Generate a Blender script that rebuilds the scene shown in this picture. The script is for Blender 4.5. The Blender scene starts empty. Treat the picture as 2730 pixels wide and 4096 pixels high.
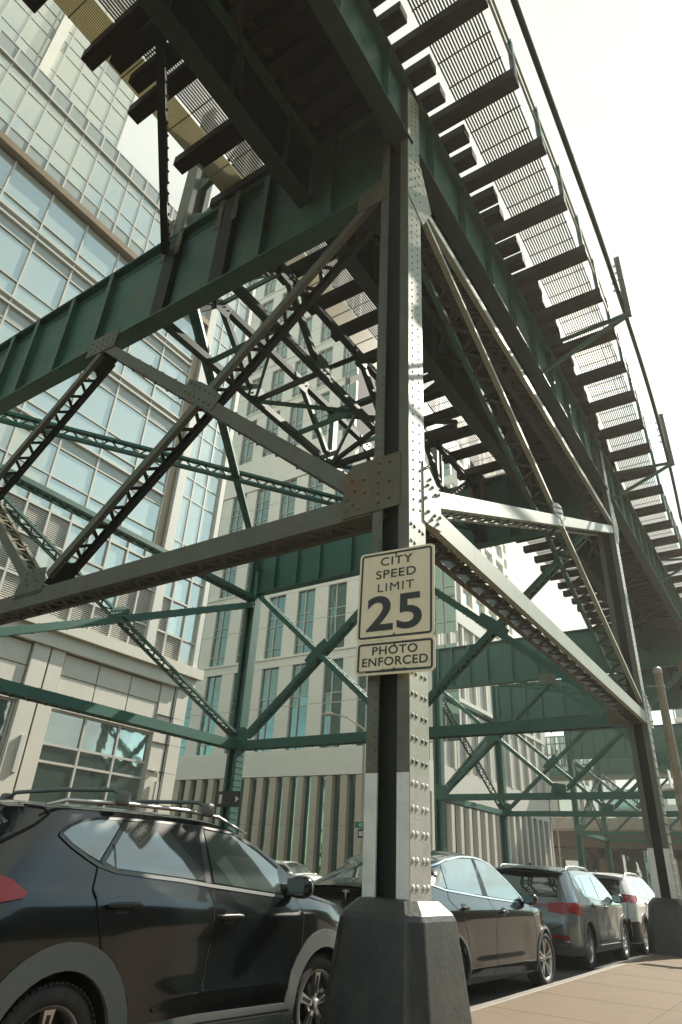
import bpy, bmesh, math, random
from mathutils import Vector, Matrix, noise
from mathutils.geometry import delaunay_2d_cdt
random.seed(7)
S = bpy.context.scene
COL = S.collection
V = Vector
R = math.radians

# ------------------------------------------------------------------ helpers
class MB:
    """collects faces; build() links them as ONE mesh object"""
    def __init__(s): s.v = []; s.f = []; s.sm = []
    def add(s, vs, fs, smooth=False):
        b = len(s.v); s.v.extend([tuple(p) for p in vs])
        for f in fs:
            s.f.append(tuple(b+i for i in f)); s.sm.append(smooth)
        return s
    def box(s, x0, x1, y0, y1, z0, z1):
        vs = [(x, y, z) for z in (z0, z1) for y in (y0, y1) for x in (x0, x1)]
        return s.add(vs, [(0,2,3,1),(4,5,7,6),(0,1,5,4),(2,6,7,3),(0,4,6,2),(1,3,7,5)])
    def obox(s, c, ux, uy, uz, a, b, d):
        c = V(c); ux = V(ux)*a/2; uy = V(uy)*b/2; uz = V(uz)*d/2
        vs = [c+ux*i+uy*j+uz*k for k in (-1,1) for j in (-1,1) for i in (-1,1)]
        return s.add(vs, [(0,2,3,1),(4,5,7,6),(0,1,5,4),(2,6,7,3),(0,4,6,2),(1,3,7,5)])
    def bar(s, p0, p1, w, h, side):
        """bar from p0 to p1: w along side, h across"""
        p0 = V(p0); p1 = V(p1); u = (p1-p0); L = u.length; u.normalize()
        sd = V(side); sd = (sd-u*sd.dot(u)).normalized(); n = u.cross(sd)
        return s.obox((p0+p1)/2, u, sd, n, L, w, h)
    def tube(s, pts, r, n=8, cap=True):
        pts = [V(p) for p in pts]; rings = []
        rr = r if isinstance(r, (list, tuple)) else [r]*len(pts)
        for i, p in enumerate(pts):
            t = (pts[min(i+1, len(pts)-1)]-pts[max(i-1, 0)]).normalized()
            a = V((0,0,1)) if abs(t.z) < .9 else V((1,0,0))
            x = t.cross(a).normalized(); y = t.cross(x)
            rings.append([p+(x*math.cos(k*2*math.pi/n)+y*math.sin(k*2*math.pi/n))*rr[i] for k in range(n)])
        vs = [q for g in rings for q in g]; fs = []
        for i in range(len(pts)-1):
            for k in range(n):
                fs.append((i*n+k, i*n+(k+1) % n, (i+1)*n+(k+1) % n, (i+1)*n+k))
        s.add(vs, fs, True)
        if cap: s.add(vs[:n], [tuple(range(n))[::-1]]); s.add(vs[-n:], [tuple(range(n))])
        return s
    def prism(s, pts, d):
        """planar polygon pts (3D) extruded by vector d"""
        d = V(d); n = len(pts); pts = [V(p) for p in pts]
        vs = pts+[p+d for p in pts]
        nn = V((0,0,0))
        for i in range(n): nn += pts[i].cross(pts[(i+1) % n])
        fs = [tuple(range(n)), tuple(range(2*n-1, n-1, -1))]+[(i, i+n, (i+1) % n+n, (i+1) % n) for i in range(n)]
        if nn.dot(d) > 0: fs = [f[::-1] for f in fs]
        return s.add(vs, fs)
    def rivet(s, p, nrm, r=.02, h=.02):
        p = V(p); z = V(nrm).normalized(); a = V((0,0,1)) if abs(z.z) < .9 else V((1,0,0))
        x = z.cross(a).normalized(); y = z.cross(x); vs = []
        for rad, hh in ((r, 0), (r*.8, h*.7), (r*.4, h)):
            vs += [p+(x*math.cos(k*math.pi/3)+y*math.sin(k*math.pi/3))*rad+z*hh for k in range(6)]
        fs = [(k, (k+1) % 6, 6+(k+1) % 6, 6+k) for k in range(6)]+[(6+k, 6+(k+1) % 6, 12+(k+1) % 6, 12+k) for k in range(6)]+[(12,13,14,15,16,17)]
        # orient outward
        return s.add(vs, fs, True)
    def build(s, name, m, parent=None, bevel=0, recalc=True):
        me = bpy.data.meshes.new(name)
        off = V((0,0,0))
        q = parent
        while q is not None: off += V(q.location); q = q.parent
        me.from_pydata([V(p)-off for p in s.v], [], s.f)
        me.polygons.foreach_set('use_smooth', s.sm)
        if recalc:
            bm = bmesh.new(); bm.from_mesh(me); bmesh.ops.recalc_face_normals(bm, faces=bm.faces); bm.to_mesh(me); bm.free()
        me.materials.append(m)
        o = bpy.data.objects.new(name, me); COL.objects.link(o)
        if parent is not None: o.parent = parent
        if bevel:
            b = o.modifiers.new('bevel', 'BEVEL'); b.width = bevel; b.segments = 2; b.limit_method = 'ANGLE'; b.angle_limit = R(40)
        return o

def tag(o, label=None, cat=None, group=None, kind=None):
    if label: o['label'] = label
    if cat: o['category'] = cat
    if group: o['group'] = group
    if kind: o['kind'] = kind
    return o
def thing(name, label, cat, loc=(0,0,0), group=None):
    o = bpy.data.objects.new(name, None); COL.objects.link(o); o.location = loc
    return tag(o, label, cat, group)
def dup(o, dx=(0,0,0), label=None, parent=None, group=None):
    c = o.copy(); COL.objects.link(c)
    if parent is not None: c.parent = parent
    else: c.location = V(o.location)+V(dx)
    if label: c['label'] = label
    if group: c['group'] = group
    for ch in list(o.children): dup(ch, parent=c)
    return c

# ------------------------------------------------------------------ materials
def mat(name, col, rough=.6, metal=0., var=.15, scale=3., bump=0., bscale=60., col2=None, spec=.5, coat=0., dirt=None, dirt_amt=.5, dscale=1.3, stretch=(1,1,1), streak=0., streak_col=(.12,.055,.02)):
    m = bpy.data.materials.new(name); m.use_nodes = True
    nt = m.node_tree; N = nt.nodes; L = nt.links; N.clear()
    out = N.new('ShaderNodeOutputMaterial'); b = N.new('ShaderNodeBsdfPrincipled'); L.new(b.outputs[0], out.inputs[0])
    tc = N.new('ShaderNodeTexCoord'); geo = N.new('ShaderNodeNewGeometry')
    mp = N.new('ShaderNodeMapping'); mp.inputs['Scale'].default_value = stretch; L.new(geo.outputs['Position'], mp.inputs[0])
    nz = N.new('ShaderNodeTexNoise'); nz.inputs['Scale'].default_value = scale; nz.inputs['Detail'].default_value = 6; nz.inputs['Roughness'].default_value = .65; L.new(mp.outputs[0], nz.inputs[0])
    mx = N.new('ShaderNodeMix'); mx.data_type = 'RGBA'
    c2 = col2 or tuple(max(0, c*(1-2*var)) for c in col)
    c1 = tuple(c*(1+var) for c in col) if not col2 else col
    mx.inputs[6].default_value = (*c1, 1); mx.inputs[7].default_value = (*c2, 1); L.new(nz.outputs[0], mx.inputs[0])
    last = mx.outputs[2]
    if dirt:
        n2 = N.new('ShaderNodeTexNoise'); n2.inputs['Scale'].default_value = dscale; n2.inputs['Detail'].default_value = 8; n2.inputs['Roughness'].default_value = .7; L.new(geo.outputs['Position'], n2.inputs[0])
        rp = N.new('ShaderNodeMapRange'); rp.inputs[1].default_value = .5; rp.inputs[2].default_value = .75; rp.inputs[4].default_value = dirt_amt; L.new(n2.outputs[0], rp.inputs[0])
        m2 = N.new('ShaderNodeMix'); m2.data_type = 'RGBA'; m2.inputs[7].default_value = (*dirt, 1); L.new(rp.outputs[0], m2.inputs[0]); L.new(last, m2.inputs[6]); last = m2.outputs[2]
    if streak:
        mp3 = N.new('ShaderNodeMapping'); mp3.inputs['Scale'].default_value = (9, 9, .7); L.new(geo.outputs['Position'], mp3.inputs[0])
        n3 = N.new('ShaderNodeTexNoise'); n3.inputs['Scale'].default_value = 1.; n3.inputs['Detail'].default_value = 5; L.new(mp3.outputs[0], n3.inputs[0])
        r3 = N.new('ShaderNodeMapRange'); r3.inputs[1].default_value = .55; r3.inputs[2].default_value = .8; r3.inputs[4].default_value = streak; L.new(n3.outputs[0], r3.inputs[0])
        m3 = N.new('ShaderNodeMix'); m3.data_type = 'RGBA'; m3.inputs[7].default_value = (*streak_col, 1); L.new(r3.outputs[0], m3.inputs[0]); L.new(last, m3.inputs[6]); last = m3.outputs[2]
    L.new(last, b.inputs['Base Color'])
    b.inputs['Metallic'].default_value = metal; b.inputs['Roughness'].default_value = rough
    b.inputs['Specular IOR Level'].default_value = spec; b.inputs['Coat Weight'].default_value = coat; b.inputs['Coat Roughness'].default_value = .03
    if bump:
        n4 = N.new('ShaderNodeTexNoise'); n4.inputs['Scale'].default_value = bscale; n4.inputs['Detail'].default_value = 4; L.new(geo.outputs['Position'], n4.inputs[0])
        bp = N.new('ShaderNodeBump'); bp.inputs['Strength'].default_value = bump; bp.inputs['Distance'].default_value = .01; L.new(n4.outputs[0], bp.inputs['Height']); L.new(bp.outputs[0], b.inputs['Normal'])
    return m

def glass_mat(name, col, refl, rough=.03, wob=.02, wscale=.25, tint=(.95,1,1), metal=True):
    """facade / car glass: dark body under a mirror-like sheet"""
    m = bpy.data.materials.new(name); m.use_nodes = True
    nt = m.node_tree; N = nt.nodes; L = nt.links; N.clear()
    out = N.new('ShaderNodeOutputMaterial')
    d = N.new('ShaderNodeBsdfPrincipled'); d.inputs['Base Color'].default_value = (*col, 1); d.inputs['Roughness'].default_value = .25
    g = N.new('ShaderNodeBsdfGlossy'); g.inputs['Color'].default_value = (*tint, 1); g.inputs['Roughness'].default_value = rough
    geo = N.new('ShaderNodeNewGeometry')
    nz = N.new('ShaderNodeTexNoise'); nz.inputs['Scale'].default_value = wscale; nz.inputs['Detail'].default_value = 3; L.new(geo.outputs['Position'], nz.inputs[0])
    bp = N.new('ShaderNodeBump'); bp.inputs['Strength'].default_value = 1.; bp.inputs['Distance'].default_value = wob; L.new(nz.outputs[0], bp.inputs['Height']); L.new(bp.outputs[0], g.inputs['Normal'])
    fr = N.new('ShaderNodeFresnel'); fr.inputs[0].default_value = 1.5
    ma = N.new('ShaderNodeMapRange'); ma.inputs[3].default_value = refl; ma.inputs[4].default_value = 1.; L.new(fr.outputs[0], ma.inputs[0])
    mx = N.new('ShaderNodeMixShader'); L.new(ma.outputs[0], mx.inputs[0]); L.new(d.outputs[0], mx.inputs[1]); L.new(g.outputs[0], mx.inputs[2])
    L.new(mx.outputs[0], out.inputs[0])
    return m

M = {}
M['steel'] = mat('faded_green_paint', (.14,.15,.112), .5, var=.28, scale=2.6, dirt=(.13,.075,.035), dirt_amt=.6, dscale=1.9, streak=.5, bump=.15, bscale=70)
M['girder'] = mat('green_girder_paint', (.06,.165,.12), .5, var=.28, scale=1.7, dirt=(.07,.05,.028), dirt_amt=.6, dscale=1.4, streak=.45, bump=.1, bscale=60)
M['girder_soot_shade'] = mat('green_paint_soot_and_shade', (.025,.062,.048), .55, var=.25, scale=1.5, dirt=(.045,.028,.016), dirt_amt=.5, dscale=.9, streak=.3)  # darker girder green: soot plus painted shade from the deck above
M['teal'] = mat('teal_green_paint', (.036,.145,.108), .5, var=.2, scale=1.5, dirt=(.05,.07,.05), dirt_amt=.35, dscale=1., streak=.12, bump=.08)
M['pale'] = mat('pale_green_painted_sunlight', (.36,.39,.31), .5, var=.14, scale=2.6, dirt=(.26,.17,.09), dirt_amt=.5, dscale=1.9, streak=.3, bump=.1, bscale=70)  # pale tone paints sunlight onto the kerb-side steel
M['soot_shade'] = mat('brown_paint_soot_and_shade', (.045,.048,.034), .65, var=.25, scale=2, dirt=(.06,.035,.02), dirt_amt=.6, dscale=1.5)  # dark brown holds soot and the painted shade of lacing and inner chords
M['rusty'] = mat('rust_stained_green_paint', (.135,.12,.078), .6, var=.25, scale=3, dirt=(.20,.085,.03), dirt_amt=.8, dscale=2.2, streak=.45, bump=.2)
M['dark_steel'] = mat('steel_soot_and_shade', (.016,.024,.018), .7, var=.3, scale=2, dirt=(.03,.018,.01), dirt_amt=.6, dscale=1.5)  # near black: soot plus painted shade of rear chords, recesses and deck underside
M['white_band'] = mat('white_traffic_paint', (.85,.84,.79), .5, var=.05, scale=5, dirt=(.2,.18,.14), dirt_amt=.35, dscale=3, streak=.25, streak_col=(.2,.16,.1))
M['worn_white'] = mat('worn_grey_white_paint', (.42,.41,.37), .45, var=.12, scale=6, dirt=(.2,.18,.14), dirt_amt=.5, dscale=4, bump=.3, bscale=50, streak=.35, streak_col=(.2,.15,.09))
M['timber'] = mat('creosoted_timber', (.028,.019,.013), .8, var=.4, scale=4, stretch=(.35,3,3), bump=.4, bscale=25, dirt=(.06,.048,.033), dirt_amt=.5, dscale=3)
M['grating'] = mat('weathered_grating', (.20,.175,.14), .6, var=.15)
M['yellow_grating'] = mat('yellow_fibreglass_grating', (.36,.30,.10), .5, var=.12)
M['cable'] = mat('black_cable', (.02,.018,.015), .6, var=.3)
M['rail'] = mat('rusty_rail', (.10,.06,.035), .5, metal=.3, var=.3)
M['pedestal'] = mat('black_painted_concrete', (.036,.038,.035), .42, var=.3, scale=5, dirt=(.09,.085,.07), dirt_amt=.6, dscale=4, bump=.35, bscale=30, streak=.35, streak_col=(.09,.085,.075))
M['asphalt'] = mat('asphalt', (.05,.05,.05), .85, var=.25, scale=8, bump=.5, bscale=120)
M['sidewalk'] = mat('tan_sidewalk_concrete', (.145,.100,.058), .85, var=.1, scale=1.2, dirt=(.085,.06,.038), dirt_amt=.6, dscale=2.2, bump=.25, bscale=90)
M['kerb'] = mat('steel_faced_kerb', (.22,.2,.17), .7, var=.2, scale=4, dirt=(.1,.08,.06))
M['sign_face'] = mat('aged_sign_sheeting', (.95,.80,.55), .45, var=.05, scale=5, dirt=(.70,.52,.30), dirt_amt=.3, dscale=2.5, streak=.1)
M['sign_black'] = mat('sign_black_ink', (.018,.022,.022), .5, var=.1)
M['sign_green'] = mat('street_sign_green', (.01,.2,.1), .45, var=.05)
M['sign_white'] = mat('street_sign_white', (.75,.75,.72), .45, var=.05)
M['galv'] = mat('galvanised_steel', (.36,.33,.27), .5, metal=.25, var=.12, dirt=(.2,.17,.12))
M['limestone'] = mat('pale_precast_panel', (.62,.60,.52), .75, var=.06, scale=.8, dirt=(.48,.45,.37), dirt_amt=.4, dscale=.6)
M['mullion'] = mat('white_aluminium', (.52,.51,.46), .45, var=.05)
M['bronze'] = mat('bronze_aluminium', (.25,.185,.115), .4, metal=.3, var=.12)
M['spandrel'] = mat('grey_spandrel_glass', (.33,.36,.34), .25, var=.06)
M['louver'] = mat('louvre_slats', (.62,.6,.53), .5, var=.08)
M['dark'] = mat('dark_recess', (.012,.014,.013), .8)
M['precast'] = mat('beige_stone_cladding', (.80,.77,.67), .75, var=.05, scale=.7, dirt=(.62,.57,.47), dirt_amt=.3, dscale=.5)
M['fin'] = mat('taupe_stone_fin', (.52,.46,.36), .75, var=.08, scale=1)
M['white_clad'] = mat('white_cladding', (.56,.55,.50), .6, var=.04)
M['grey_panel'] = mat('grey_ribbed_panel', (.45,.43,.37), .6, var=.06, stretch=(1,1,1))
M['glassA'] = glass_mat('pale_curtain_wall_glass', (.36,.41,.365), .26, wob=.025, wscale=.35, tint=(1.,.98,.86))
M['glassA_low'] = glass_mat('shopfront_glass', (.05,.09,.075), .35, wob=.012, wscale=.5, tint=(.9,1,1))
M['glassB'] = glass_mat('green_tinted_window_glass', (.012,.05,.036), .15, wob=.03, wscale=.6, tint=(.55,.9,.78))
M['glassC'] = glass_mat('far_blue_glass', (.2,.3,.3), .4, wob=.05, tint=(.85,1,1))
M['brown_deck'] = mat('brown_viaduct_paint', (.10,.062,.042), .7, var=.2, scale=.6, dirt=(.17,.12,.08), dirt_amt=.6, dscale=.5)

# ------------------------------------------------------------------ camera, world, sun
cam = bpy.data.cameras.new('camera'); co = bpy.data.objects.new('camera', cam); COL.objects.link(co); S.camera = co
cam.sensor_fit = 'VERTICAL'; cam.sensor_height = 36.; cam.sensor_width = 24.; cam.lens = 2596.41/4096*36; cam.clip_end = 3000; cam.clip_start = .05
yaw, pit, rol = R(34.91395), R(28.91105), R(3.15901)
f = V((-math.sin(yaw)*math.cos(pit), math.cos(yaw)*math.cos(pit), math.sin(pit)))
r0 = V((math.cos(yaw), math.sin(yaw), 0)); u0 = r0.cross(f)
r1 = r0*math.cos(rol)+u0*math.sin(rol); u1 = -r0*math.sin(rol)+u0*math.cos(rol)
co.matrix_world = Matrix(((r1.x,u1.x,-f.x,0),(r1.y,u1.y,-f.y,0),(r1.z,u1.z,-f.z,1.34),(0,0,0,1)))

SUN_AZ, SUN_EL = R(14), R(40)       # azimuth from +Y (up the street) towards +X (pavement side)
sd = V((math.sin(SUN_AZ)*math.cos(SUN_EL), math.cos(SUN_AZ)*math.cos(SUN_EL), math.sin(SUN_EL)))
sl = bpy.data.lights.new('sun', 'SUN'); sl.energy = 4.2; sl.angle = R(.5); sl.color = (1,.93,.80)
so = bpy.data.objects.new('sun', sl); COL.objects.link(so); so.rotation_euler = sd.to_track_quat('Z', 'Y').to_euler(); so.location = (20,10,40)

w = bpy.data.worlds.new('World'); S.world = w; w.use_nodes = True
nt = w.node_tree; N = nt.nodes; L = nt.links; N.clear()
wo = N.new('ShaderNodeOutputWorld'); bg = N.new('ShaderNodeBackground'); L.new(bg.outputs[0], wo.inputs[0])
sky = N.new('ShaderNodeTexSky'); sky.sky_type = 'NISHITA'; sky.sun_disc = False; sky.sun_elevation = SUN_EL; sky.sun_rotation = SUN_AZ
sky.air_density = 1.; sky.dust_density = .45; sky.ozone_density = 1.
tc = N.new('ShaderNodeTexCoord')
nz = N.new('ShaderNodeTexNoise'); nz.inputs['Scale'].default_value = 2.6; nz.inputs['Detail'].default_value = 9; nz.inputs['Roughness'].default_value = .58
mpw = N.new('ShaderNodeMapping'); mpw.inputs['Scale'].default_value = (1,1,1.7); mpw.inputs['Location'].default_value = (.35,.9,.2)
L.new(tc.outputs['Generated'], mpw.inputs[0]); L.new(mpw.outputs[0], nz.inputs[0])
cr = N.new('ShaderNodeMapRange'); cr.interpolation_type = 'SMOOTHSTEP'; cr.inputs[1].default_value = .41; cr.inputs[2].default_value = .56; L.new(nz.outputs[0], cr.inputs[0])
# clouds grow thick and bright round the sun
dn = N.new('ShaderNodeVectorMath'); dn.operation = 'DOT_PRODUCT'; dn.inputs[1].default_value = sd; L.new(tc.outputs['Generated'], dn.inputs[0])
gl = N.new('ShaderNodeMapRange'); gl.inputs[1].default_value = .45; gl.inputs[2].default_value = 1.; gl.inputs[3].default_value = 1.; gl.inputs[4].default_value = 1.1; L.new(dn.outputs['Value'], gl.inputs[0])
cb = N.new('ShaderNodeMix'); cb.data_type = 'RGBA'; cb.inputs[7].default_value = (8.3,9.3,8.7,1); hz = (math.sin(R(38))*math.cos(R(27)), math.cos(R(38))*math.cos(R(27)), math.sin(R(27)))
dh = N.new('ShaderNodeVectorMath'); dh.operation = 'DOT_PRODUCT'; dh.inputs[1].default_value = hz; L.new(tc.outputs['Generated'], dh.inputs[0])
hr = N.new('ShaderNodeMapRange'); hr.interpolation_type = 'SMOOTHSTEP'; hr.inputs[1].default_value = .82; hr.inputs[2].default_value = .97; hr.inputs[4].default_value = .085; L.new(dh.outputs['Value'], hr.inputs[0])
sb = N.new('ShaderNodeMath'); sb.operation = 'SUBTRACT'; L.new(nz.outputs[0], sb.inputs[0]); L.new(hr.outputs[0], sb.inputs[1]); L.new(sb.outputs[0], cr.inputs[0])
prev = cr.outputs[0]
for az_, el_, c0, c1 in ((2,64,.80,.93),(-50,56,.86,.95),(12,42,.965,.995)):
    hz = (math.sin(R(az_))*math.cos(R(el_)), math.cos(R(az_))*math.cos(R(el_)), math.sin(R(el_)))
    dh = N.new('ShaderNodeVectorMath'); dh.operation = 'DOT_PRODUCT'; dh.inputs[1].default_value = hz; L.new(tc.outputs['Generated'], dh.inputs[0])
    hr = N.new('ShaderNodeMapRange'); hr.interpolation_type = 'SMOOTHSTEP'; hr.inputs[1].default_value = c0; hr.inputs[2].default_value = c1; L.new(dh.outputs['Value'], hr.inputs[0])
    hmx = N.new('ShaderNodeMath'); hmx.operation = 'MAXIMUM'; L.new(prev, hmx.inputs[0]); L.new(hr.outputs[0], hmx.inputs[1]); prev = hmx.outputs[0]
L.new(hmx.outputs[0], cb.inputs[0])
tint = N.new('ShaderNodeMix'); tint.data_type = 'RGBA'; tint.blend_type = 'MULTIPLY'; tint.inputs[0].default_value = 1; tint.inputs[7].default_value = (1.1,1.25,1.0,1); L.new(sky.outputs[0], tint.inputs[6])
L.new(tint.outputs[2], cb.inputs[6])
nz2 = N.new('ShaderNodeTexNoise'); nz2.inputs['Scale'].default_value = 5.5; nz2.inputs['Detail'].default_value = 8; nz2.inputs['Roughness'].default_value = .6; L.new(mpw.outputs[0], nz2.inputs[0])
csh = N.new('ShaderNodeMix'); csh.data_type = 'RGBA'; csh.inputs[6].default_value = (3.3,3.6,3.25,1); csh.inputs[7].default_value = (3.9,4.05,3.55,1)
crs = N.new('ShaderNodeMapRange'); crs.inputs[1].default_value = .35; crs.inputs[2].default_value = .6; L.new(nz2.outputs[0], crs.inputs[0]); L.new(crs.outputs[0], csh.inputs[0]); L.new(csh.outputs[2], cb.inputs[7])
mg = N.new('ShaderNodeVectorMath'); mg.operation = 'SCALE'; L.new(cb.outputs[2], mg.inputs[0]); L.new(gl.outputs[0], mg.inputs['Scale'])
L.new(mg.outputs[0], bg.inputs['Color']); bg.inputs['Strength'].default_value = .1
S.view_settings.view_transform = 'Standard'; S.view_settings.look = 'None'; S.view_settings.exposure = 1.22; S.view_settings.gamma = 1
S.cycles.use_denoising = True; S.cycles.max_bounces = 6; S.cycles.diffuse_bounces = 4; S.cycles.glossy_bounces = 4; S.cycles.caustics_reflective = False; S.cycles.caustics_refractive = False

# ------------------------------------------------------------------ ground
mb = MB(); mb.add([(-900,-700,-.02),(900,-700,-.02),(900,900,-.02),(-900,900,-.02)], [(0,1,2,3)]); tag(mb.build('street', M['asphalt']), kind='structure')
mb = MB(); mb.box(-3.42,30,-40,120,-.4,.14); tag(mb.build('sidewalk', M['sidewalk']), kind='structure')
mb = MB(); mb.box(-3.56,-3.424,-40,120,-.4,.138); tag(mb.build('kerb', M['kerb'], bevel=.02), kind='structure')
mb = MB()
for i in range(-6, 60): mb.box(-3.42,12,i*1.52+.6,i*1.52+.612,.13,.1412)
for i in range(0, 9): mb.box(-1.9+i*1.52,-1.888+i*1.52,-10,95,.13,.1414)
tag(mb.build('sidewalk_joints', mat('joint_dirt', (.10,.08,.06), .9)), kind='structure')
mb = MB(); mb.box(-24,-19.5,-30,24,-.4,.13); mb.box(-24.2,-19.5,44,100,-.4,.13); mb.box(-90,-24.2,38.5,46,-.4,.13); tag(mb.build('far_sidewalk', M['sidewalk']), kind='structure')
mb = MB()
for k in range(14): mb.box(-11.4,-11.28,-4+k*6,-1+k*6,-.03,-.012)
mb.box(-6.3,-6.18,-30,23,-.03,-.012); mb.box(-18.2,-3.7,23.4,23.8,-.03,-.011)
tag(mb.build('road_markings', mat('road_paint', (.6,.6,.56), .7, dirt=(.1,.1,.1), dirt_amt=.7)), kind='structure')

# thin warm summer haze: the far bents and the deck underside up the street fade in it
mb = MB(); mb.box(-95, 60, -60, 210, -1.02, 95)
hz_ = mb.build('haze', bpy.data.materials.new('haze')); tag(hz_, kind='stuff')
hm_ = hz_.data.materials[0]; hm_.use_nodes = True; hn = hm_.node_tree; hn.nodes.clear()
ho = hn.nodes.new('ShaderNodeOutputMaterial'); hv = hn.nodes.new('ShaderNodeVolumePrincipled'); hn.links.new(hv.outputs[0], ho.inputs['Volume'])
hv.inputs['Color'].default_value = (1,.97,.88,1); hv.inputs['Density'].default_value = .0008; hv.inputs['Anisotropy'].default_value = .45
# ------------------------------------------------------------------ elevated railway
def brace(label, name, p0, p1, sep, sepd, h, m, lace='low', riv=True, group=None, plates=(), cat='brace', lw=.05, pitch=None, lm=None, t=.018, m2=None):
    """built-up member: two channel chords sepd apart along sep, laced together; p0,p1 lie on the near chord"""
    p0 = V(p0); p1 = V(p1); sep = V(sep); u = (p1-p0).normalized(); L = (p1-p0).length
    n = sep.cross(u).normalized()
    if n.z < 0: n = -n
    root = thing(name, label, cat, tuple(p0), group)
    for k, (off, sg) in enumerate(((0., 1), (sepd, -1))):
        mb = MB(); c = (p0+p1)/2+sep*off
        mb.obox(c, u, n, sep, L, h, t)
        for e in (-1, 1):
            mb.obox(c+n*e*(h/2-.007)+sep*sg*.045, u, n, sep, L, .014, .075)
        if riv:
            q = .35
            while q < L-.2:
                for e in (-1, 1): mb.rivet(p0+u*q+sep*(off+sg*.05)+n*e*h/2, n*e, .024, .026)
                q += .52
        mb.build('chord', m if k == 0 or m2 is None else m2, root)
    pitch = pitch or sepd*.95
    for lv in {'low': (-1,), 'both': (-1, 1), 'mid': (0,)}[lace]:
        mb = MB(); q = .25; nn = n*lv*(h/2-.018) if lv else V((0,0,0)); side = 0
        while q+pitch < L-.15:
            a = p0+u*q+nn+sep*(.03 if side == 0 else sepd-.03); b = p0+u*(q+pitch*.62)+nn+sep*(sepd-.03 if side == 0 else .03)
            mb.bar(a, b, lw, .012, n.cross((b-a).normalized()))
            q += pitch*.62; side ^= 1
        for e in (.12, L-.12): mb.obox(p0+u*e+nn+sep*sepd/2, u, sep, n, .5, sepd-.04, .012)
        mb.build('lacing', lm or m, root)
    for pts, rv in plates:
        d = -sep*.014
        mb = MB(); mb.prism([V(p)-sep*t/2 for p in pts], d)
        for q in rv: mb.rivet(V(q)+d-sep*t/2, -sep, .024, .022)
        mb.build('gusset_plate', m, root)
    return root

XR0, XR1 = -3.339, -2.886
XL0, XL1 = -16.53, -16.077
YS = [5.4, 17.6, 33.7, 42.8, 59.2, 68.2]
FR = ['nearest frame', 'second frame', 'third frame', 'fourth frame', 'fifth frame', 'farthest frame']
GS = 'steel of the elevated railway'

def column(x0, x1, y, zb, zt, label, band, far):
    root = thing('steel_column', label, 'column', ((x0+x1)/2, y+.2, zb), 'riveted columns of the elevated railway')
    m = M['teal'] if far else M['steel']
    zc = 2.13 if band else zb
    d = .39; t = .022; lw = .125
    for k, (xa, xb, sx) in enumerate(((x0, x0+t, 1), (x1-t, x1, -1))):
        for (za, zz, mm, nm) in ((zc, zt, m, 'side_channel'), (zb, zc, M['white_band'], 'white_band')):
            if zz-za < .01: continue
            mb = MB(); mb.box(xa, xb, y, y+d, za, zz)
            lx = (xb, x0+lw) if sx > 0 else (x1-lw, xa)
            mb.box(lx[0], lx[1], y, y+t, za, zz); mb.box(lx[0], lx[1], y+d-t, y+d, za, zz)
            fx = xa if sx > 0 else xb; nx = V((-sx,0,0))
            z = za+.1
            while z < zz-.05:
                if z < 4.75:
                    if sx < 0 or far:
                        for yy in (.055,.13,.25,.325): mb.rivet((fx,y+yy,z), nx, .025, .016)
                    z += .20
                else:
                    for j, yy in enumerate((.11,.27)): mb.rivet((fx,y+yy,z+(.065 if j % 2 else 0)), nx, .021, .013)
                    z += .13
            z = za+.08
            while z < zz-.04:
                mb.rivet((lx[1]-.03 if sx > 0 else lx[0]+.03, y, z), (0,-1,0), .014, .014) if (sx > 0 and z > 2.2) else None
                z += .12
            mb.build(nm, mm, root)
            if k == 1 and not far:
                mb = MB(); mb.box(xb+.0005, xb+.005, y+.004, y+d-.004, za, zz); mb.build('added_tone_plate', M['pale'] if nm == 'side_channel' else M['worn_white'], root)  # thin plate added for the face tone; its upper part paints sunlight
    mb = MB(); mb.box(x0+t, x1-t, y+.185, y+.205, zb, zt)
    for sgn in (1, -1):
        xx = x0+t if sgn > 0 else x1-t
        mb.box(min(xx, xx+sgn*.012), max(xx, xx+sgn*.012), y+.11, y+.185, zb, zt)
    mb.build('web', M['dark_steel'] if not far else m, root)  # near web darkened: recess shade put into the colour
    # cover plate at the head (kerb row)
    if not far:
        mb = MB(); mb.prism([(x1+.006,y-.02,10.1),(x1+.006,y+.45,9.9),(x1+.006,y+.75,10.5),(x1+.006,y+.42,11.2),(x1+.006,y-.02,11.3)], (.014,0,0))
        for z in (10.3,10.5,10.7,10.9,11.1):
            for yy in (.06,.2,.34): mb.rivet((x1+.02,y+yy,z), (1,0,0), .02, .022)
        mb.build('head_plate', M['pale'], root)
    # gusset where the struts meet: one plate facing the camera side, one facing along the kerb
    s = -1 if not far else 1
    xa = x0-.40 if not far else x1+.40
    mb = MB()
    pts = [(xa,y-.002,4.86),(xa,y-.002,5.42),(xa-s*.12,y-.002,5.56),(x1-.10 if not far else x0+.1,y-.002,5.56),(x1-.10 if not far else x0+.1,y-.002,4.86)]
    mb.prism(pts, (0,-.014,0))
    for (px, pz) in ((.06,.05),(.14,.12),(.06,.2),(.22,.05),(.16,.3),(.28,.42),(.12,.44),(.3,.24),(.48,.06),(.48,.18),(.48,.32),(.48,.46),(.48,.58),(.62,.08),(.62,.3),(.62,.56)):
        mb.rivet((xa-s*px, y-.016, 4.9+pz), (0,-1,0), .024, .022)
    mb.build('gusset_plate', M['rusty'] if not far else m, root)
    return root

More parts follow.
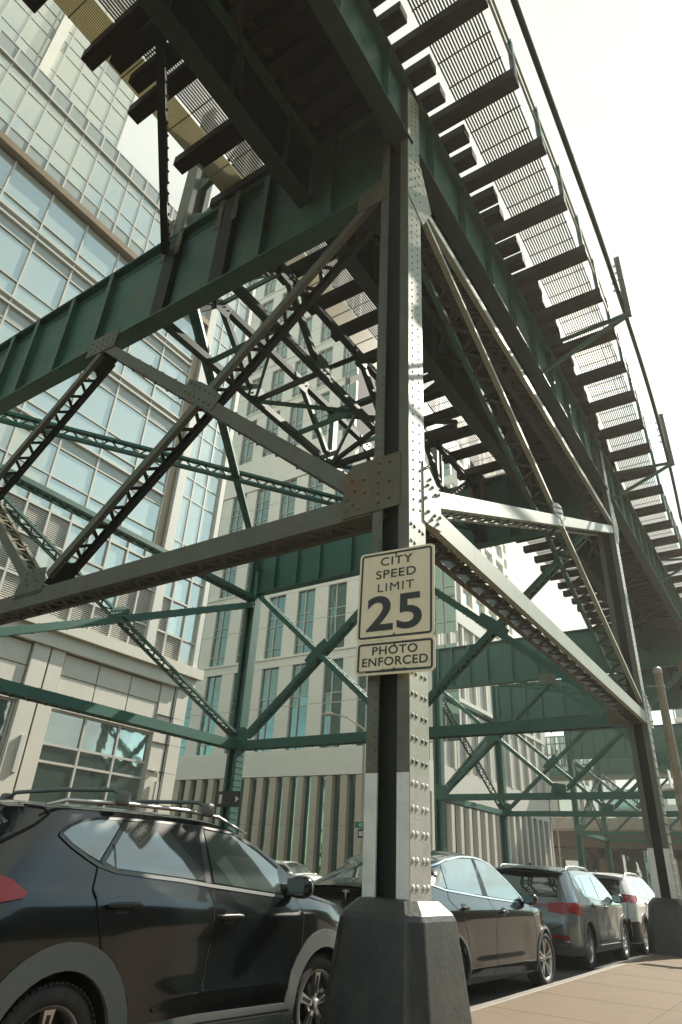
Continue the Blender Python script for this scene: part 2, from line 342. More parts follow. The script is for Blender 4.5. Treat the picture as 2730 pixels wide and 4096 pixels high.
def long_gusset(root, x, y, sgn, m, sx):
    mb = MB()
    pts = [(x,y,4.80),(x,y,5.60),(x,y+sgn*.08,5.60),(x,y+sgn*.42,5.36),(x,y+sgn*.46,4.86),(x,y+sgn*.12,4.80)]
    mb.prism(pts, (.014*sx,0,0))
    for (a, b) in ((.1,.1),(.18,.03),(.26,.12),(.34,.05),(.40,.16),(.1,.45),(.16,.56),(.22,.48),(.3,.42),(.38,.46),(.04,.25),(.04,.65),(.1,.7)):
        mb.rivet((x+.014*sx,y+sgn*a,4.86+b), (sx,0,0), .023, .026)
    mb.build('gusset_plate', m, root)

PED = 'tapered concrete pedestals under the kerb columns'
def pedestal(label):
    cx, cy = (XR0+XR1)/2, YS[0]+.195
    root = thing('concrete_pedestal', label, 'pedestal', (cx, cy, .14), PED)
    mb = MB()
    def ring(hx0, hx1, hy0, hy1, z, ch):
        return [(cx+hx0+ch,cy+hy0,z),(cx+hx1-ch,cy+hy0,z),(cx+hx1,cy+hy0+ch,z),(cx+hx1,cy+hy1-ch,z),(cx+hx1-ch,cy+hy1,z),(cx+hx0+ch,cy+hy1,z),(cx+hx0,cy+hy1-ch,z),(cx+hx0,cy+hy0+ch,z)]
    rings = [ring(-.50,.505,-.52,.54,.10,.13), ring(-.472,.48,-.485,.505,.35,.125), ring(-.38,.40,-.39,.42,1.02,.10), ring(-.365,.385,-.375,.40,1.06,.10), ring(-.27,.29,-.26,.28,1.155,.08), ring(-.22,.24,-.19,.21,1.165,.05)]
    vs = [p for r in rings for p in r]; fs = []
    for i in range(len(rings)-1):
        for k in range(8): fs.append((i*8+k, i*8+(k+1) % 8, (i+1)*8+(k+1) % 8, (i+1)*8+k))
    fs.append(tuple(range(40, 48)))
    mb.add(vs, fs)
    o = mb.build('pedestal_block', M['pedestal'], root, bevel=.022)
    return root

def stiff(mb, x, y, z0, z1, w=.13):
    mb.box(x-.009, x+.009, y-.15, y, z0, z1); mb.box(x-w/2, x+w/2, y-.164, y-.151, z0, z1); mb.box(x+.01, x+.09, y-.014, y-.001, z0, z1)
    z = z0+.1
    while z < z1: mb.rivet((x+.06, y-.015, z), (0,-1,0), .015, .014); z += .13

def cross_girder(y, label, m):
    root = thing('cross_girder', label, 'girder', (-9.7, y+.17, 10.6), 'plate girders across the street')
    yw = y+.165; x0, x1 = XL0, XR0-.005
    mb = MB(); mb.box(x0, x1, yw, yw+.02, 10.63, 12.9)
    x = x0
    z = 0
    for i in range(int((x1-x0)/.16)):
        mb.rivet((x0+.05+i*.16, yw, 10.72), (0,-1,0), .014, .012)
    mb.build('web', m, root)
    mb = MB(); mb.box(x0, x1, y, y+.35, 10.595, 10.628); mb.box(x0, x1, yw-.014, yw-.001, 10.63, 10.78); mb.box(x0, x1, yw-.13, yw-.015, 10.629, 10.643)
    for i in range(int((x1-x0)/.35)):
        for yy in (.06,.29): mb.rivet((x0+.1+i*.35, y+yy, 10.595), (0,0,-1), .02, .014)
    mb.build('bottom_flange', m, root)
    mb = MB(); mb.box(x0, x1, y, y+.35, 12.905, 12.94); mb.box(x0, x1, yw-.014, yw-.001, 12.75, 12.9); mb.box(x0, x1, yw-.15, yw-.015, 12.885, 12.9)
    mb.build('top_flange', m, root)
    for x in (-15.3,-14.25,-13.2,-11.8,-10.42,-5.9,-4.4): 
        mb = MB(); stiff(mb, x, yw-.001, 10.645, 12.88); mb.build('stiffener', m, root)
    # centre gusset over the bottom flange
    mb = MB(); mb.prism([(-10.42,y-.002,10.36),(-9.52,y-.002,10.28),(-9.46,y-.002,10.74),(-10.36,y-.002,10.82)], (0,-.014,0))
    for i in range(5):
        for j in range(3): mb.rivet((-10.28+i*.17,y-.016,10.42+j*.13-i*.012), (0,-1,0), .02, .018)
    mb.build('gusset_plate', M['steel'], root)
    mb = MB(); mb.prism([(-3.76,y-.002,10.26),(-3.24,y-.002,10.26),(-3.24,y-.002,10.80),(-3.76,y-.002,10.66)], (0,-.014,0))
    for i in range(4):
        for j in range(3): mb.rivet((-3.68+i*.13,y-.016,10.32+j*.15), (0,-1,0), .018, .016)
    mb.build('gusset_plate', M['rusty'], root)
    return root

def cross_frame(y, fr, near):
    """one bent: girder, strut, four diagonals; returns the things"""
    m = M['steel'] if near else M['teal']; out = []
    out.append(cross_girder(y, f'deep green plate girder topping the {fr} over the street', M['girder'] if near else M['teal']))
    ya = y+.012; sp = .36; Y = (0,1,0)
    P = lambda x, z: (x, ya, z)
    node = [(-10.36,ya,5.04),(-9.58,ya,5.04),(-9.60,ya,5.48),(-10.22,ya,5.56)]
    nr = [(-10.25+i*.085,ya,5.08) for i in range(8)]+[(-10.1,ya,5.35),(-10.02,ya,5.24),(-9.9,ya,5.38),(-9.8,ya,5.28),(-9.72,ya,5.4),(-10.12,ya,5.46),(-9.95,ya,5.48)]
    out.append(brace(f'level laced strut of the {fr}, spanning the street', 'cross_strut', P(XL1,4.98), P(XR0-.02,4.98), Y, sp, .28, m, 'both', plates=[(node, nr)], cat='strut', lw=.07, lm=m))
    xc = -6.62; zc = 7.88
    def xp(cx, s):
        a = V((.43,0,-.36*s)); b = V((.09,0,.11*s))
        c = V((cx,ya,zc)); pts = [c-a*.95-b, c-a*.95+b, c-a*.3+b*1.25, c+a*.3+b*1.25, c+a*.95+b, c+a*.95-b, c+a*.3-b*1.25, c-a*.3-b*1.25]
        return (pts, [c+a*k+b*j for k in (-.75,-.5,-.2,.1,.4,.7) for j in (-.6,.6)])
    k = k2 = ''
    out.append(brace(f'laced diagonal of the {fr} rising to the kerb column head', 'diagonal_brace', P(-9.55,5.34), P(-3.5,10.42), Y, sp, .14, m, 'low', cat='brace', lw=.06, m2=M['dark_steel'] if near else None, lm=M['dark_steel'] if near else m))  # near frame: rear chord and lacing coloured dark to paint their shade
    out.append(brace(f'flat diagonal of the {fr} falling from mid girder to the kerb column', 'diagonal_brace', P(-9.75,10.37), P(-3.68,5.32), Y, sp, .20, m, 'both', plates=[xp(xc, 1)], lw=.05))
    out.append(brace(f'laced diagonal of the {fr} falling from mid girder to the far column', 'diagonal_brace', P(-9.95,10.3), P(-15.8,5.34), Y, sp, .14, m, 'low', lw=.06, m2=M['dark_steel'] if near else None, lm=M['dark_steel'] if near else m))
    out.append(brace(f'diagonal of the {fr} rising to the far column head', 'diagonal_brace', P(-10.1,5.34), P(-15.85,10.4), Y, sp, .18, m, 'both', plates=[xp(-12.98, -1)], lw=.05, lm=M['rusty'] if near else m))
    return out

first = cross_frame(YS[0], FR[0], True)
second = cross_frame(YS[1], FR[1], False)
for i in range(2, 6):
    for o in second:
        dup(o, (0, YS[i]-YS[1], 0), label=o['label'].replace(FR[1], FR[i]))

kc = column(XR0, XR1, YS[0], 1.15, 12.95, 'nearest riveted steel column, carrying the speed limit sign', True, False)
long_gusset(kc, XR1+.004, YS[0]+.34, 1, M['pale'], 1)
kc2 = dup(kc, (0, YS[1]-YS[0], 0), label='second kerb column with white painted foot, before the far parked cars')
for i in (2, 3): dup(kc, (0, YS[i]-YS[0], 0), label=f'kerb column of the {FR[i]}, beyond the second pedestal')
fc = column(XL0, XL1, YS[1], -.02, 12.95, 'teal far-side column bearing a small black arrow sign, nearest on its row', False, True)
for i, lb in ((2, 'far-side teal column of the third frame, by the fin-clad white building'), (3, 'far-side teal column of the fourth frame'), (4, 'far-side teal column of the fifth frame'), (5, 'far-side teal column of the farthest frame')):
    dup(fc, (0, YS[i]-YS[1], 0), label=lb)
dup(fc, (0, YS[0]-YS[1], 0), label='far-side column of the nearest frame, at the street edge')
pd = pedestal('nearest black tapered concrete pedestal under the sign column')
dup(pd, (0, YS[1]-YS[0], 0), label='second black concrete pedestal on the pavement, under the white-footed column')
for i in (2, 3): dup(pd, (0, YS[i]-YS[0], 0), label=f'concrete pedestal under the kerb column of the {FR[i]}')

def long_panel(i, x, far):
    """braced panel along the kerb row or the far row between frames i and i+1"""
    ya = YS[i]+.4; yb = YS[i+1]-.01; m = M['teal'] if far else M['pale']; X = (-1,0,0); so_ = m if far else M['soot_shade']; hm = m if far else M['steel']  # kerb row: pale outer chords paint sunlight, dark lacing paints shade
    row = 'far row' if far else 'kerb row'; bt = f'between the {FR[i]} and the {FR[i+1]}'.replace(' frame','',1)
    P = lambda yy, z: (x-.011, yy, z); sp = .42
    ym = (ya+yb)/2; zm = 7.86
    du = V((0,yb-ya-.6,4.7)).normalized()
    def xp():
        c = V((x-.011,ym,zm)); a = du*.36; b = V((0,-du.z,du.y))*.10
        return ([c-a-b*.8, c-a+b*.8, c-a*.4+b*1.5, c+a*.4+b*1.5, c+a+b*.8, c+a-b*.8, c+a*.4-b*1.5, c-a*.4-b*1.5], [c+a*k+b*j for k in (-.8,-.5,-.2,.1,.4,.7) for j in (-.55,.55)])
    brace(f'level laced strut of the {row} {bt}', 'longitudinal_strut', P(ya,4.98), P(yb,4.98), X, sp, .28, m, 'both', cat='strut', lw=.07, lm=so_, m2=hm)
    brace(f'laced top strut of the {row} {bt}', 'longitudinal_strut', P(ya,10.42), P(yb,10.40), X, sp, .15, m, 'both', cat='strut', lw=.06, lm=so_, m2=so_)
    brace(f'broad brace of the {row} rising away {bt}', 'diagonal_brace', P(ya+.35,5.28), P(yb-.05,10.12), X, sp, .21, m, 'both', plates=[xp()], lw=.06, lm=so_, m2=m)
    brace(f'thin laced brace of the {row} dropping away {bt}', 'diagonal_brace', P(ya,10.3), P(yb-.1,5.34), X, sp, .075, m, 'low', lw=.06, lm=so_, m2=M['girder'] if not far else m)
for i in (0, 2, 4):
    if i < 3: long_panel(i, XR1, False)
    long_panel(i, XL1, True)

# lateral bracing in plan between the first two frames, and onward
def plan_brace(label, a, b, m, h=.22, w=.26, lace='mid'):
    u = (V(b)-V(a)).normalized(); s = u.cross(V((0,0,1))).normalized()
    return brace(label, 'lateral_brace', V(a)-s*w/2, V(b)-s*w/2, s, w, h, m, lace, lw=.045, pitch=.42)
plan_brace('dark double-angle lateral brace running from the nearest girder to the far column head', (-8.1,5.8,11.45), (-15.9,17.5,11.45), M['teal'], .12, .2)
rt = brace('zigzag laced lateral brace crossing high over the street behind the nearest frame', 'lateral_brace', (-15.9,5.85,11.64), (-8.2,17.5,11.64), (0,0,-1), .34, .13, M['teal'], 'mid', lw=.05, pitch=.42)
brace('zigzag laced lateral brace high over the street behind the third frame', 'lateral_brace', (-15.9,34.1,11.64), (-8.2,42.7,11.64), (0,0,-1), .34, .13, M['teal'], 'mid', lw=.05, pitch=.42)

# longitudinal lattice trusses hung beside the track, with their sway frame
def truss(x, label, ya, yb, pts, zb, zt):
    root = thing('lattice_truss', label, 'truss', (x, ya, zb), 'lattice trusses between the first two frames')
    mb = MB(); mb.box(x-.08, x+.08, ya, yb, zb-.08, zb+.08); mb.build('bottom_chord', M['girder_soot_shade'], root)  # dark truss paint includes the shade beneath the deck
    mb = MB(); mb.box(x-.08, x+.08, ya, yb, zt-.08, zt+.08); mb.build('top_chord', M['dark_steel'], root)
    for i in range(len(pts)-1):
        a, b = pts[i], pts[i+1]; za, zc_ = (zb, zt) if i % 2 == 0 else (zt, zb)
        mb = MB(); mb.bar((x,a,za), (x,b,zc_), .13, .12, (1,0,0)); mb.build('web_diagonal', M['girder_soot_shade'] if i % 2 else M['dark_steel'], root)
        mb = MB()
        if i % 2: mb.prism([(x+.085,b-.3,zb-.06),(x+.085,b+.3,zb-.06),(x+.085,b+.16,zb+.36),(x+.085,b-.2,zb+.36)], (.012,0,0)); zz = zb+.05
        else: mb.prism([(x+.085,b-.3,zt+.06),(x+.085,b+.3,zt+.06),(x+.085,b+.2,zt-.34),(x+.085,b-.16,zt-.34)], (.012,0,0)); zz = zt-.08
        for k in (-.2,-.07,.07,.2): mb.rivet((x+.097,b+k,zz), (1,0,0), .026, .024)
        mb.build('gusset_plate', M['girder'] if i % 2 else M['girder_soot_shade'], root)
    return root
PT = [5.8,7.25,8.8,10.35,12.0,13.6,15.2,17.2]
truss(-8.8, 'outer lattice truss of dark chords and thin diagonals hung beside the track', 5.75, 17.6, PT, 11.0, 12.75)
truss(-6.93, 'inner lattice truss with rusty gussets just beside the track grating', 5.75, 17.6, PT, 11.05, 12.75)
root = thing('sway_bracing', 'cross ties and bright struts linking the two lattice trusses', 'bracing', (-7.9, 9, 11))
for i, y in enumerate(PT[1:-1]):
    mb = MB(); mb.bar((-8.74,y,10.98), (-6.99,y,11.02), .14, .05, (0,0,1))
    for k in range(4):
        mb.rivet((-8.6+k*.06,y-.026,11.0), (0,-1,0), .02, .018); mb.rivet((-7.2+k*.06,y-.026,11.01), (0,-1,0), .02, .018)
    mb.build('strut', M['girder'] if i % 2 == 0 else M['soot_shade'], root)
    if i % 2 == 0:
        mb = MB(); mb.bar((-8.74,y,12.75), (-6.99,y,12.75), .13, .05, (0,0,1)); mb.build('strut', M['girder'], root)
    mb = MB(); a, b = (-8.74, -6.99) if i % 2 else (-6.99, -8.74)
    mb.bar((a,y+.05,10.98), (b,PT[i+2]-.05,10.98), .09, .06, (0,0,1)); mb.build('diagonal', M['girder'], root)
mb = MB(); mb.bar((-8.72,12,11.08),(-5.1,12,12.7),.1,.1,(0,1,0)); mb.build('diagonal', M['dark_steel'], root)
mb = MB(); mb.bar((-8.72,12.06,12.68),(-5.1,12.06,11.1),.1,.1,(0,1,0)); mb.build('diagonal', M['dark_steel'], root)
mb = MB(); mb.bar((-8.74,12,12.78),(-5.1,12,12.78),.16,.14,(0,1,0)); mb.build('strut', M['dark_steel'], root)
mb = MB(); mb.bar((-8.74,12,10.95),(-5.1,12,10.95),.16,.12,(0,1,0)); mb.build('strut', M['dark_steel'], root)
mb = MB(); mb.bar((-8.8,12,11.08),(-8.8,12,12.7),.2,.16,(0,1,0)); mb.prism([(-8.95,11.9,12.4),(-8.2,11.9,12.5),(-8.2,11.9,12.72),(-8.95,11.9,12.72)],(0,-.012,0)); mb.build('post', M['girder'], root)

# tower posts standing on the cross girders
def post(x, y, label, zt):
    root = thing('tower_post', label, 'post', (x+.175, y, 10.64), 'posts standing on the cross girders')
    mb = MB(); d = .48; w = .35
    mb.box(x, x+w, y, y+.02, 12.6, zt); mb.box(x, x+w, y+d-.02, y+d, 12.6, zt); mb.box(x+w/2-.01, x+w/2+.01, y+.02, y+d-.02, 12.6, zt)
    mb.box(x+w-.014, x+w, y+.02, y+.12, 12.6, zt); mb.box(x+w-.014, x+w, y+d-.12, y+d-.02, 12.6, zt); mb.box(x, x+.014, y+.02, y+.12, 12.6, zt)
    mb.build('shaft', M['steel'], root)
    mb = MB(); mb.box(x, x+w, y-.03, y-.001, 10.65, 12.88); mb.box(x, x+.03, y-.02, y+.1, 10.65, 12.88); mb.box(x+w-.03, x+w, y, y+.1, 10.65, 12.88)
    mb.build('bearing_stiffener', M['dark_steel'], root)
    for dx in (-.10, w-.04):
        mb = MB(); mb.box(x+dx, x+dx+.14, y-.05, y-.032, 12.2, 13.5)
        for i in range(9):
            for j in range(2): mb.rivet((x+dx+.04+j*.06,y-.05,12.3+i*.13), (0,-1,0), .016, .014)
        mb.build('splice_plate', M['rusty'], root)
    return root
p1 = post(-8.62, YS[0]+.05, 'pale green post rising from the nearest girder, left of its twin', 17.5)
p2 = post(-7.06, YS[0]+.05, 'pale green post rising from the nearest girder, close beside the track', 17.5)
dup(p1, (0, YS[1]-YS[0], 0), label='post on the second girder, the one farther from the track'); dup(p2, (0, YS[1]-YS[0], 0), label='post on the second girder, the one nearer the track')
root = thing('post_bracing', 'cross bars and diagonals between the two posts on the nearest girder', 'bracing', (-7.7,5.7,13))
for z in (13.5,14.7,15.9):
    mb = MB(); mb.bar((-8.27,5.68,z),(-7.06,5.68,z),.12,.07,(0,1,0)); mb.build('cross_bar', M['girder'], root)
    mb = MB(); mb.prism([(-8.26,5.62,z-.2),(-8.26,5.62,z+.2),(-8.0,5.62,z+.05),(-8.0,5.62,z-.05)],(0,-.012,0)); [mb.rivet((-8.2+.06*k,5.608,z),(0,-1,0),.018,.016) for k in range(3)]; mb.build('gusset_plate', M['steel'], root)
    mb = MB(); mb.bar((-8.27,5.76,z),(-7.06,5.76,z+1.2),.06,.06,(0,1,0)); mb.build('diagonal', M['teal'], root)
root = thing('deck_strut', 'dark strut with bolt heads from the girder post to the inner track girder, overhead left', 'strut', (-8.6,5.35,12.7))
pa = V((-8.55,5.36,12.4)); pb = V((-5.13,1.95,12.75))
mb = MB(); mb.bar(pa, pb, .17, .14, (0,0,1)); u = (pb-pa)/22; sd_ = u.cross(V((0,0,1))).normalized()
for k in range(1, 22): mb.rivet(pa+u*k-sd_*.07, -sd_, .03, .035)
tag(mb.build('flange', M['dark_steel'], root))

# track girders
def bend(y): return -.003*max(0, min(y, 23)-9)**2-.012*max(0, y-23)
GX = ((-3.0, 'outer'), (-4.96, 'inner'))
spans = [(-9,YS[0]+.13)]+[(YS[i]+.36 if i else YS[0]+.36, YS[i+1]+.13) for i in range(5)]
for x, nm in GX:
    for i, (a, b) in enumerate(spans):
        where = 'overhead, nearer than the nearest frame' if i == 0 else f'from the {FR[i-1]} to the {FR[i]}'.replace(' frame','',1)
        root = thing('track_girder', f'{nm} track girder {where}', 'girder', (x,(a+b)/2,11.5), 'track girders under the ties')
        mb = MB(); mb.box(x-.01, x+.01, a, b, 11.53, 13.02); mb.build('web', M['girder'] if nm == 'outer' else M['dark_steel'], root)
        mb = MB(); mb.box(x-.15, x+.15, a, b, 11.5, 11.529); mb.box(x+.011, x+.026, a, b, 11.53, 11.66); mb.box(x-.026, x-.011, a, b, 11.53, 11.66)
        q = a+.2
        while q < b and i < 3:
            for dx in (-.1,.1): mb.rivet((x+dx,q,11.5),(0,0,-1),.018,.014)
            q += .3
        mb.build('bottom_flange', M['girder_soot_shade'], root)
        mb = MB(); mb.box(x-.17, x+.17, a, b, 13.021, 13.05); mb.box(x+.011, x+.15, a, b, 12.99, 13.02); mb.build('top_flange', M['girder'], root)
        q = a+.55
        while q < b-.1:
            mb = MB()
            mb.box(x+.027, x+.14, q-.008, q+.008, 11.53, 12.989); mb.box(x+.012, x+.026, q+.01, q+.09, 11.661, 12.989); mb.box(x-.14, x-.027, q-.008, q+.008, 11.53, 13.02)
            if i < 2:
                for k in range(9): mb.rivet((x+.026,q+.05,11.72+k*.14),(1,0,0),.014,.012)
            mb.build('stiffener', M['girder'], root); q += 1.32
for i, (a, b) in enumerate(spans):
    if i > 3: break
    root = thing('track_bracing', f'dark cross bracing between the track girders in bay {["nearest the camera","behind the sign column","past the second column","past the third frame"][i]}', 'bracing', (-4,(a+b)/2,11.7))
    q = a+.6; s = 0
    mb = MB()
    while q+2 < b:
        mb.bar((-3.15 if s else -4.82,q,11.75),(-4.82 if s else -3.15,q+2,11.75),.09,.08,(0,0,1)); q += 2; s ^= 1
    mb.build('lateral_angle', M['dark_steel'], root)

# ties, deck, gratings
def lj(): return random.uniform(-.03,.03)
TZ = 13.06
def tie_mesh(x0, x1, name, label, cat, group):
    root = MB(); root.box(x0, x1, -.125, .125, TZ, TZ+.25)
    o = root.build(name, M['timber'], bevel=.012); return tag(o, label, cat, group)
T_long = tie_mesh(-5.36, -1.30, 'timber_tie', 'long dark timber tie reaching out under the walkway grating to the handrail', 'railway tie', 'long ties')
T_mid = tie_mesh(-5.36, -2.43, 'timber_tie', 'short dark timber tie stopping at the walkway edge, next after a long one', 'railway tie', 'short ties')
T_short = tie_mesh(-5.35, -2.47, 'timber_tie', 'shortest dark timber tie, its cut end just past the outer girder, before a long one', 'railway tie', 'shortest ties')
used = set(); k = -14
while True:
    y = 6.35+k*.457; 
    if y > 60: break
    src = (T_long, T_mid, T_short)[k % 3]
    if src.name in used: o = src.copy(); COL.objects.link(o)
    else: o = src; used.add(src.name)
    o.location = (bend(y)+lj()*.8, y+lj(), random.uniform(-.01,.012)); o.rotation_euler = (0,0,lj()*.12)
    k += 1
O_long = tie_mesh(-7.40, -5.37, 'timber_outrigger', 'dark timber beam end sticking out past the yellow grating, street side', 'timber beam', 'long outrigger beams')
O_short = tie_mesh(-6.96, -5.37, 'timber_outrigger', 'dark timber beam end stopping at the yellow grating, street side', 'timber beam', 'short outrigger beams')
for y in [2.26+1.08*k for k in range(-6, 40)]+[2.6,2.98,4.54]:
    src = O_long if abs((y-2.26)/1.08-round((y-2.26)/1.08)) < .01 else O_short
    if src.name in used: o = src.copy(); COL.objects.link(o)
    else: o = src; used.add(src.name)
    o.location = (lj()*1.5, y+lj(), random.uniform(-.015,.01)); o.rotation_euler = (0,0,lj()*.2)
def cum(mb, x0, x1, a, b, z, step, wd, ht, rods=.45):
    x = x0
    while x <= x1:
        mb.add([(x+bend(a),a,z),(x+wd+bend(a),a,z),(x+wd+bend(b),b,z),(x+bend(b),b,z),(x+bend(a),a,z+ht),(x+wd+bend(a),a,z+ht),(x+wd+bend(b),b,z+ht),(x+bend(b),b,z+ht)],
               [(0,3,2,1),(4,5,6,7),(0,1,5,4),(1,2,6,5),(2,3,7,6),(3,0,4,7)])
        x += step
    y = a+.1
    while y < b:
        mb.box(x0+bend(y)-.01, x1+bend(y)+.03, y-.01, y+.01, z-.006, z+.012); y += rods
k = -14; n = 0
while True:
    y = 6.35+k*.457
    if y > 58: break
    if k % 3 == 0:
        a, b = y+.01, y+1.37-.01
        mb = MB(); cum(mb, -2.38, -1.47, a, b, TZ+.262, .05, .025, .03)
        tag(mb.build('walkway_grating', M['grating']), 'see-through bar grating panel of the outer walkway between two long ties', 'grating', 'outer walkway gratings')
    k += 1
for k in range(-5, 38):
    a = 2.26+k*1.095; b = a+1.08
    mb = MB(); cum(mb, -6.55, -5.42, a, b, TZ+.262, .052, .026, .03)
    tag(mb.build('walkway_grating', M['grating']), 'bar grating panel of the inner walkway between track and yellow grating', 'grating', 'inner walkway gratings')
    if k < 13:
        mb = MB(); cum(mb, -7.17, -6.62, a, b, TZ+.264, .036, .02, .03)
        tag(mb.build('walkway_grating', M['yellow_grating']), 'yellow fibreglass grating panel along the street-side edge of the deck', 'grating', 'yellow walkway gratings')
mb = MB(); random.seed(3)
for i in range(7):
    x0 = -5.2+i*.325
    y = -9
    while y < 60:
        ln = random.uniform(2.5,4.5)
        mb.box(x0+bend(y)*.4, x0+.324+bend(y)*.4, y, y+ln-.02, TZ+.27, TZ+.32); y += ln+(.02 if random.random() < .86 else .3)
tag(mb.build('deck_boarding', M['timber']), 'dark board deck between the rails seen from below', 'decking')
for x, nm in ((-3.27,'outer'),(-4.7,'inner')):
    mb = MB(); mb.box(x-.07,x+.07,-9,60,TZ+.251,TZ+.262); mb.box(x-.012,x+.012,-9,60,TZ+.325,TZ+.40); mb.box(x-.04,x+.04,-9,60,TZ+.401,TZ+.44)
    tag(mb.build('running_rail', M['rail']), f'{nm} rusty running rail on the dark deck', 'rail')
# handrail along the outer walkway
root = thing('walkway_handrail', 'thin pipe handrail with green angle posts on the outer tie ends', 'handrail', (-1.4,10,TZ+.25))
def path(x, z, ya, yb, st=1.5):
    pts = []; y = ya
    while y < yb: pts.append((x+bend(y), y, z)); y += st
    return pts
for z in (TZ+.75, TZ+1.28):
    mb = MB(); mb.tube(path(-1.36, z, -7, 56), .022, 6); mb.build('rail', M['galv'], root)
k = -12
while True:
    y = 6.35+k*1.371
    if y > 55: break
    mb = MB(); x = -1.36+bend(y); mb.box(x-.045,x+.045,y-.008,y+.008,TZ+.1,TZ+1.3); mb.box(x+.03,x+.045,y-.05,y+.05,TZ+.1,TZ+1.3); mb.build('post', M['girder'], root); k += 1
# messenger cable on ladder brackets
mb = MB(); pts = []; y = -8; random.seed(5)
while y < 56: pts.append((-.93+bend(y), y, 12.78+.03*math.sin(y*.9))); y += .5
mb.tube(pts, .05, 7)
for p in pts[::2]: mb.bar(p, (p[0]+.05, p[1]+random.uniform(-.05,.05), p[2]+random.uniform(-.09,.09)), .012, .012, (1,0,0))
tag(mb.build('messenger_cable', M['cable']), 'thick black cable bundle slung outside the walkway on ladder brackets', 'cable')
def bracket(y, label):
    b = bend(y); root = thing('cable_bracket', label, 'bracket', (-2.85+b, y, 11.7), 'cable brackets on the outer girder')
    mb = MB(); mb.bar((-2.86+b*.5,y+.1,11.68),(-.84+b,y,12.38),.09,.07,(0,1,0)); mb.build('arm', M['girder'], root)
    mb = MB(); mb.bar((-2.86+b*.5,y+.75,13.0),(-.84+b,y+.02,12.42),.08,.06,(0,1,0)); mb.build('arm', M['girder'], root)
    mb = MB(); mb.box(-.90+b,-.78+b,y-.02,y+.02,12.3,14.2)
    for i in range(12): mb.rivet((-.84+b,y-.02,12.4+i*.15),(0,-1,0),.022,.02)
    mb.build('upright', M['steel'], root)
    for i in range(4):
        mb = MB(); mb.bar((-.88+b,y,13.25+i*.24),(-1.05+b,y,13.2+i*.24),.03,.03,(0,1,0)); mb.build('pin', M['galv'], root)
bracket(11.9, 'nearer green cable bracket with pins, standing out from the outer girder'); bracket(18.6, 'second green cable bracket with pins, by the second column'); bracket(26, 'third cable bracket, beyond the second column'); bracket(33, 'farthest cable bracket on the outer girder')
# ------------------------------------------------------------------ buildings
random.seed(11)
IM = co.matrix_world.inverted()
def shown(vs):
    xs = []; ys = []
    for v in vs:
        p = IM @ V(v)
        if p.z > -.1: return 0
        xs.append(max(0, min(682, 341+432.35*1.5*p.x/-p.z))); ys.append(max(0, min(1024, 512-648.9*p.y/-p.z)))
    return (max(xs)-min(xs))*(max(ys)-min(ys))
def cells(root, name, m, items, frame=None, fm=None, most=100):
    """items: (verts, faces, frame_mb or None); the largest ones in view become parts of their own, the rest one"""
    items = sorted(items, key=lambda t: -shown(t[0]))
    for i, t in enumerate(items[:most]):
        if shown(t[0]) < 1: 
            items = items[:i]+items[i:]; most = i; break
        mb = MB(); mb.add(t[0], t[1]); o = mb.build(name, m, root, recalc=False)
        if len(t) > 2 and t[2]: t[2].build(frame or 'frame', fm, o)
    rest = items[most:]
    if rest:
        mb = MB(); fb = MB()
        for t in rest:
            mb.add(t[0], t[1])
            if len(t) > 2 and t[2]: fb.add(t[2].v, t[2].f)
        o = mb.build(name, m, root, recalc=False); o['kind'] = 'stuff'
        if fb.v: fb.build(frame or 'frame', fm, o)
# A: glass tower on the far side of the street, facade plane x = -24 facing the kerb row
A = thing('glass_office_tower', 'pale glass curtain-wall tower over a limestone base, at left', 'building', (-24,10,0))
XA = -24.; Y0, Y1 = -34., 22.4
def grid(mb, ys, zs, x, dy=.05, dz=.05, dx=.1, y0=None, y1=None, z0=None, z1=None):
    for y in ys: mb.box(x, x+dx, y-dy/2, y+dy/2, z0, z1)
    for z in zs: mb.box(x, x+dx-.006, y0, y1, z-dz/2, z+dz/2)
mb = MB(); mb.box(-48, XA-.35, Y0, Y1-.3, 9.6, 36); mb.box(-48, XA-.6, Y0, Y1-.6, 0, 9.6); mb.build('core', M['dark'], A)
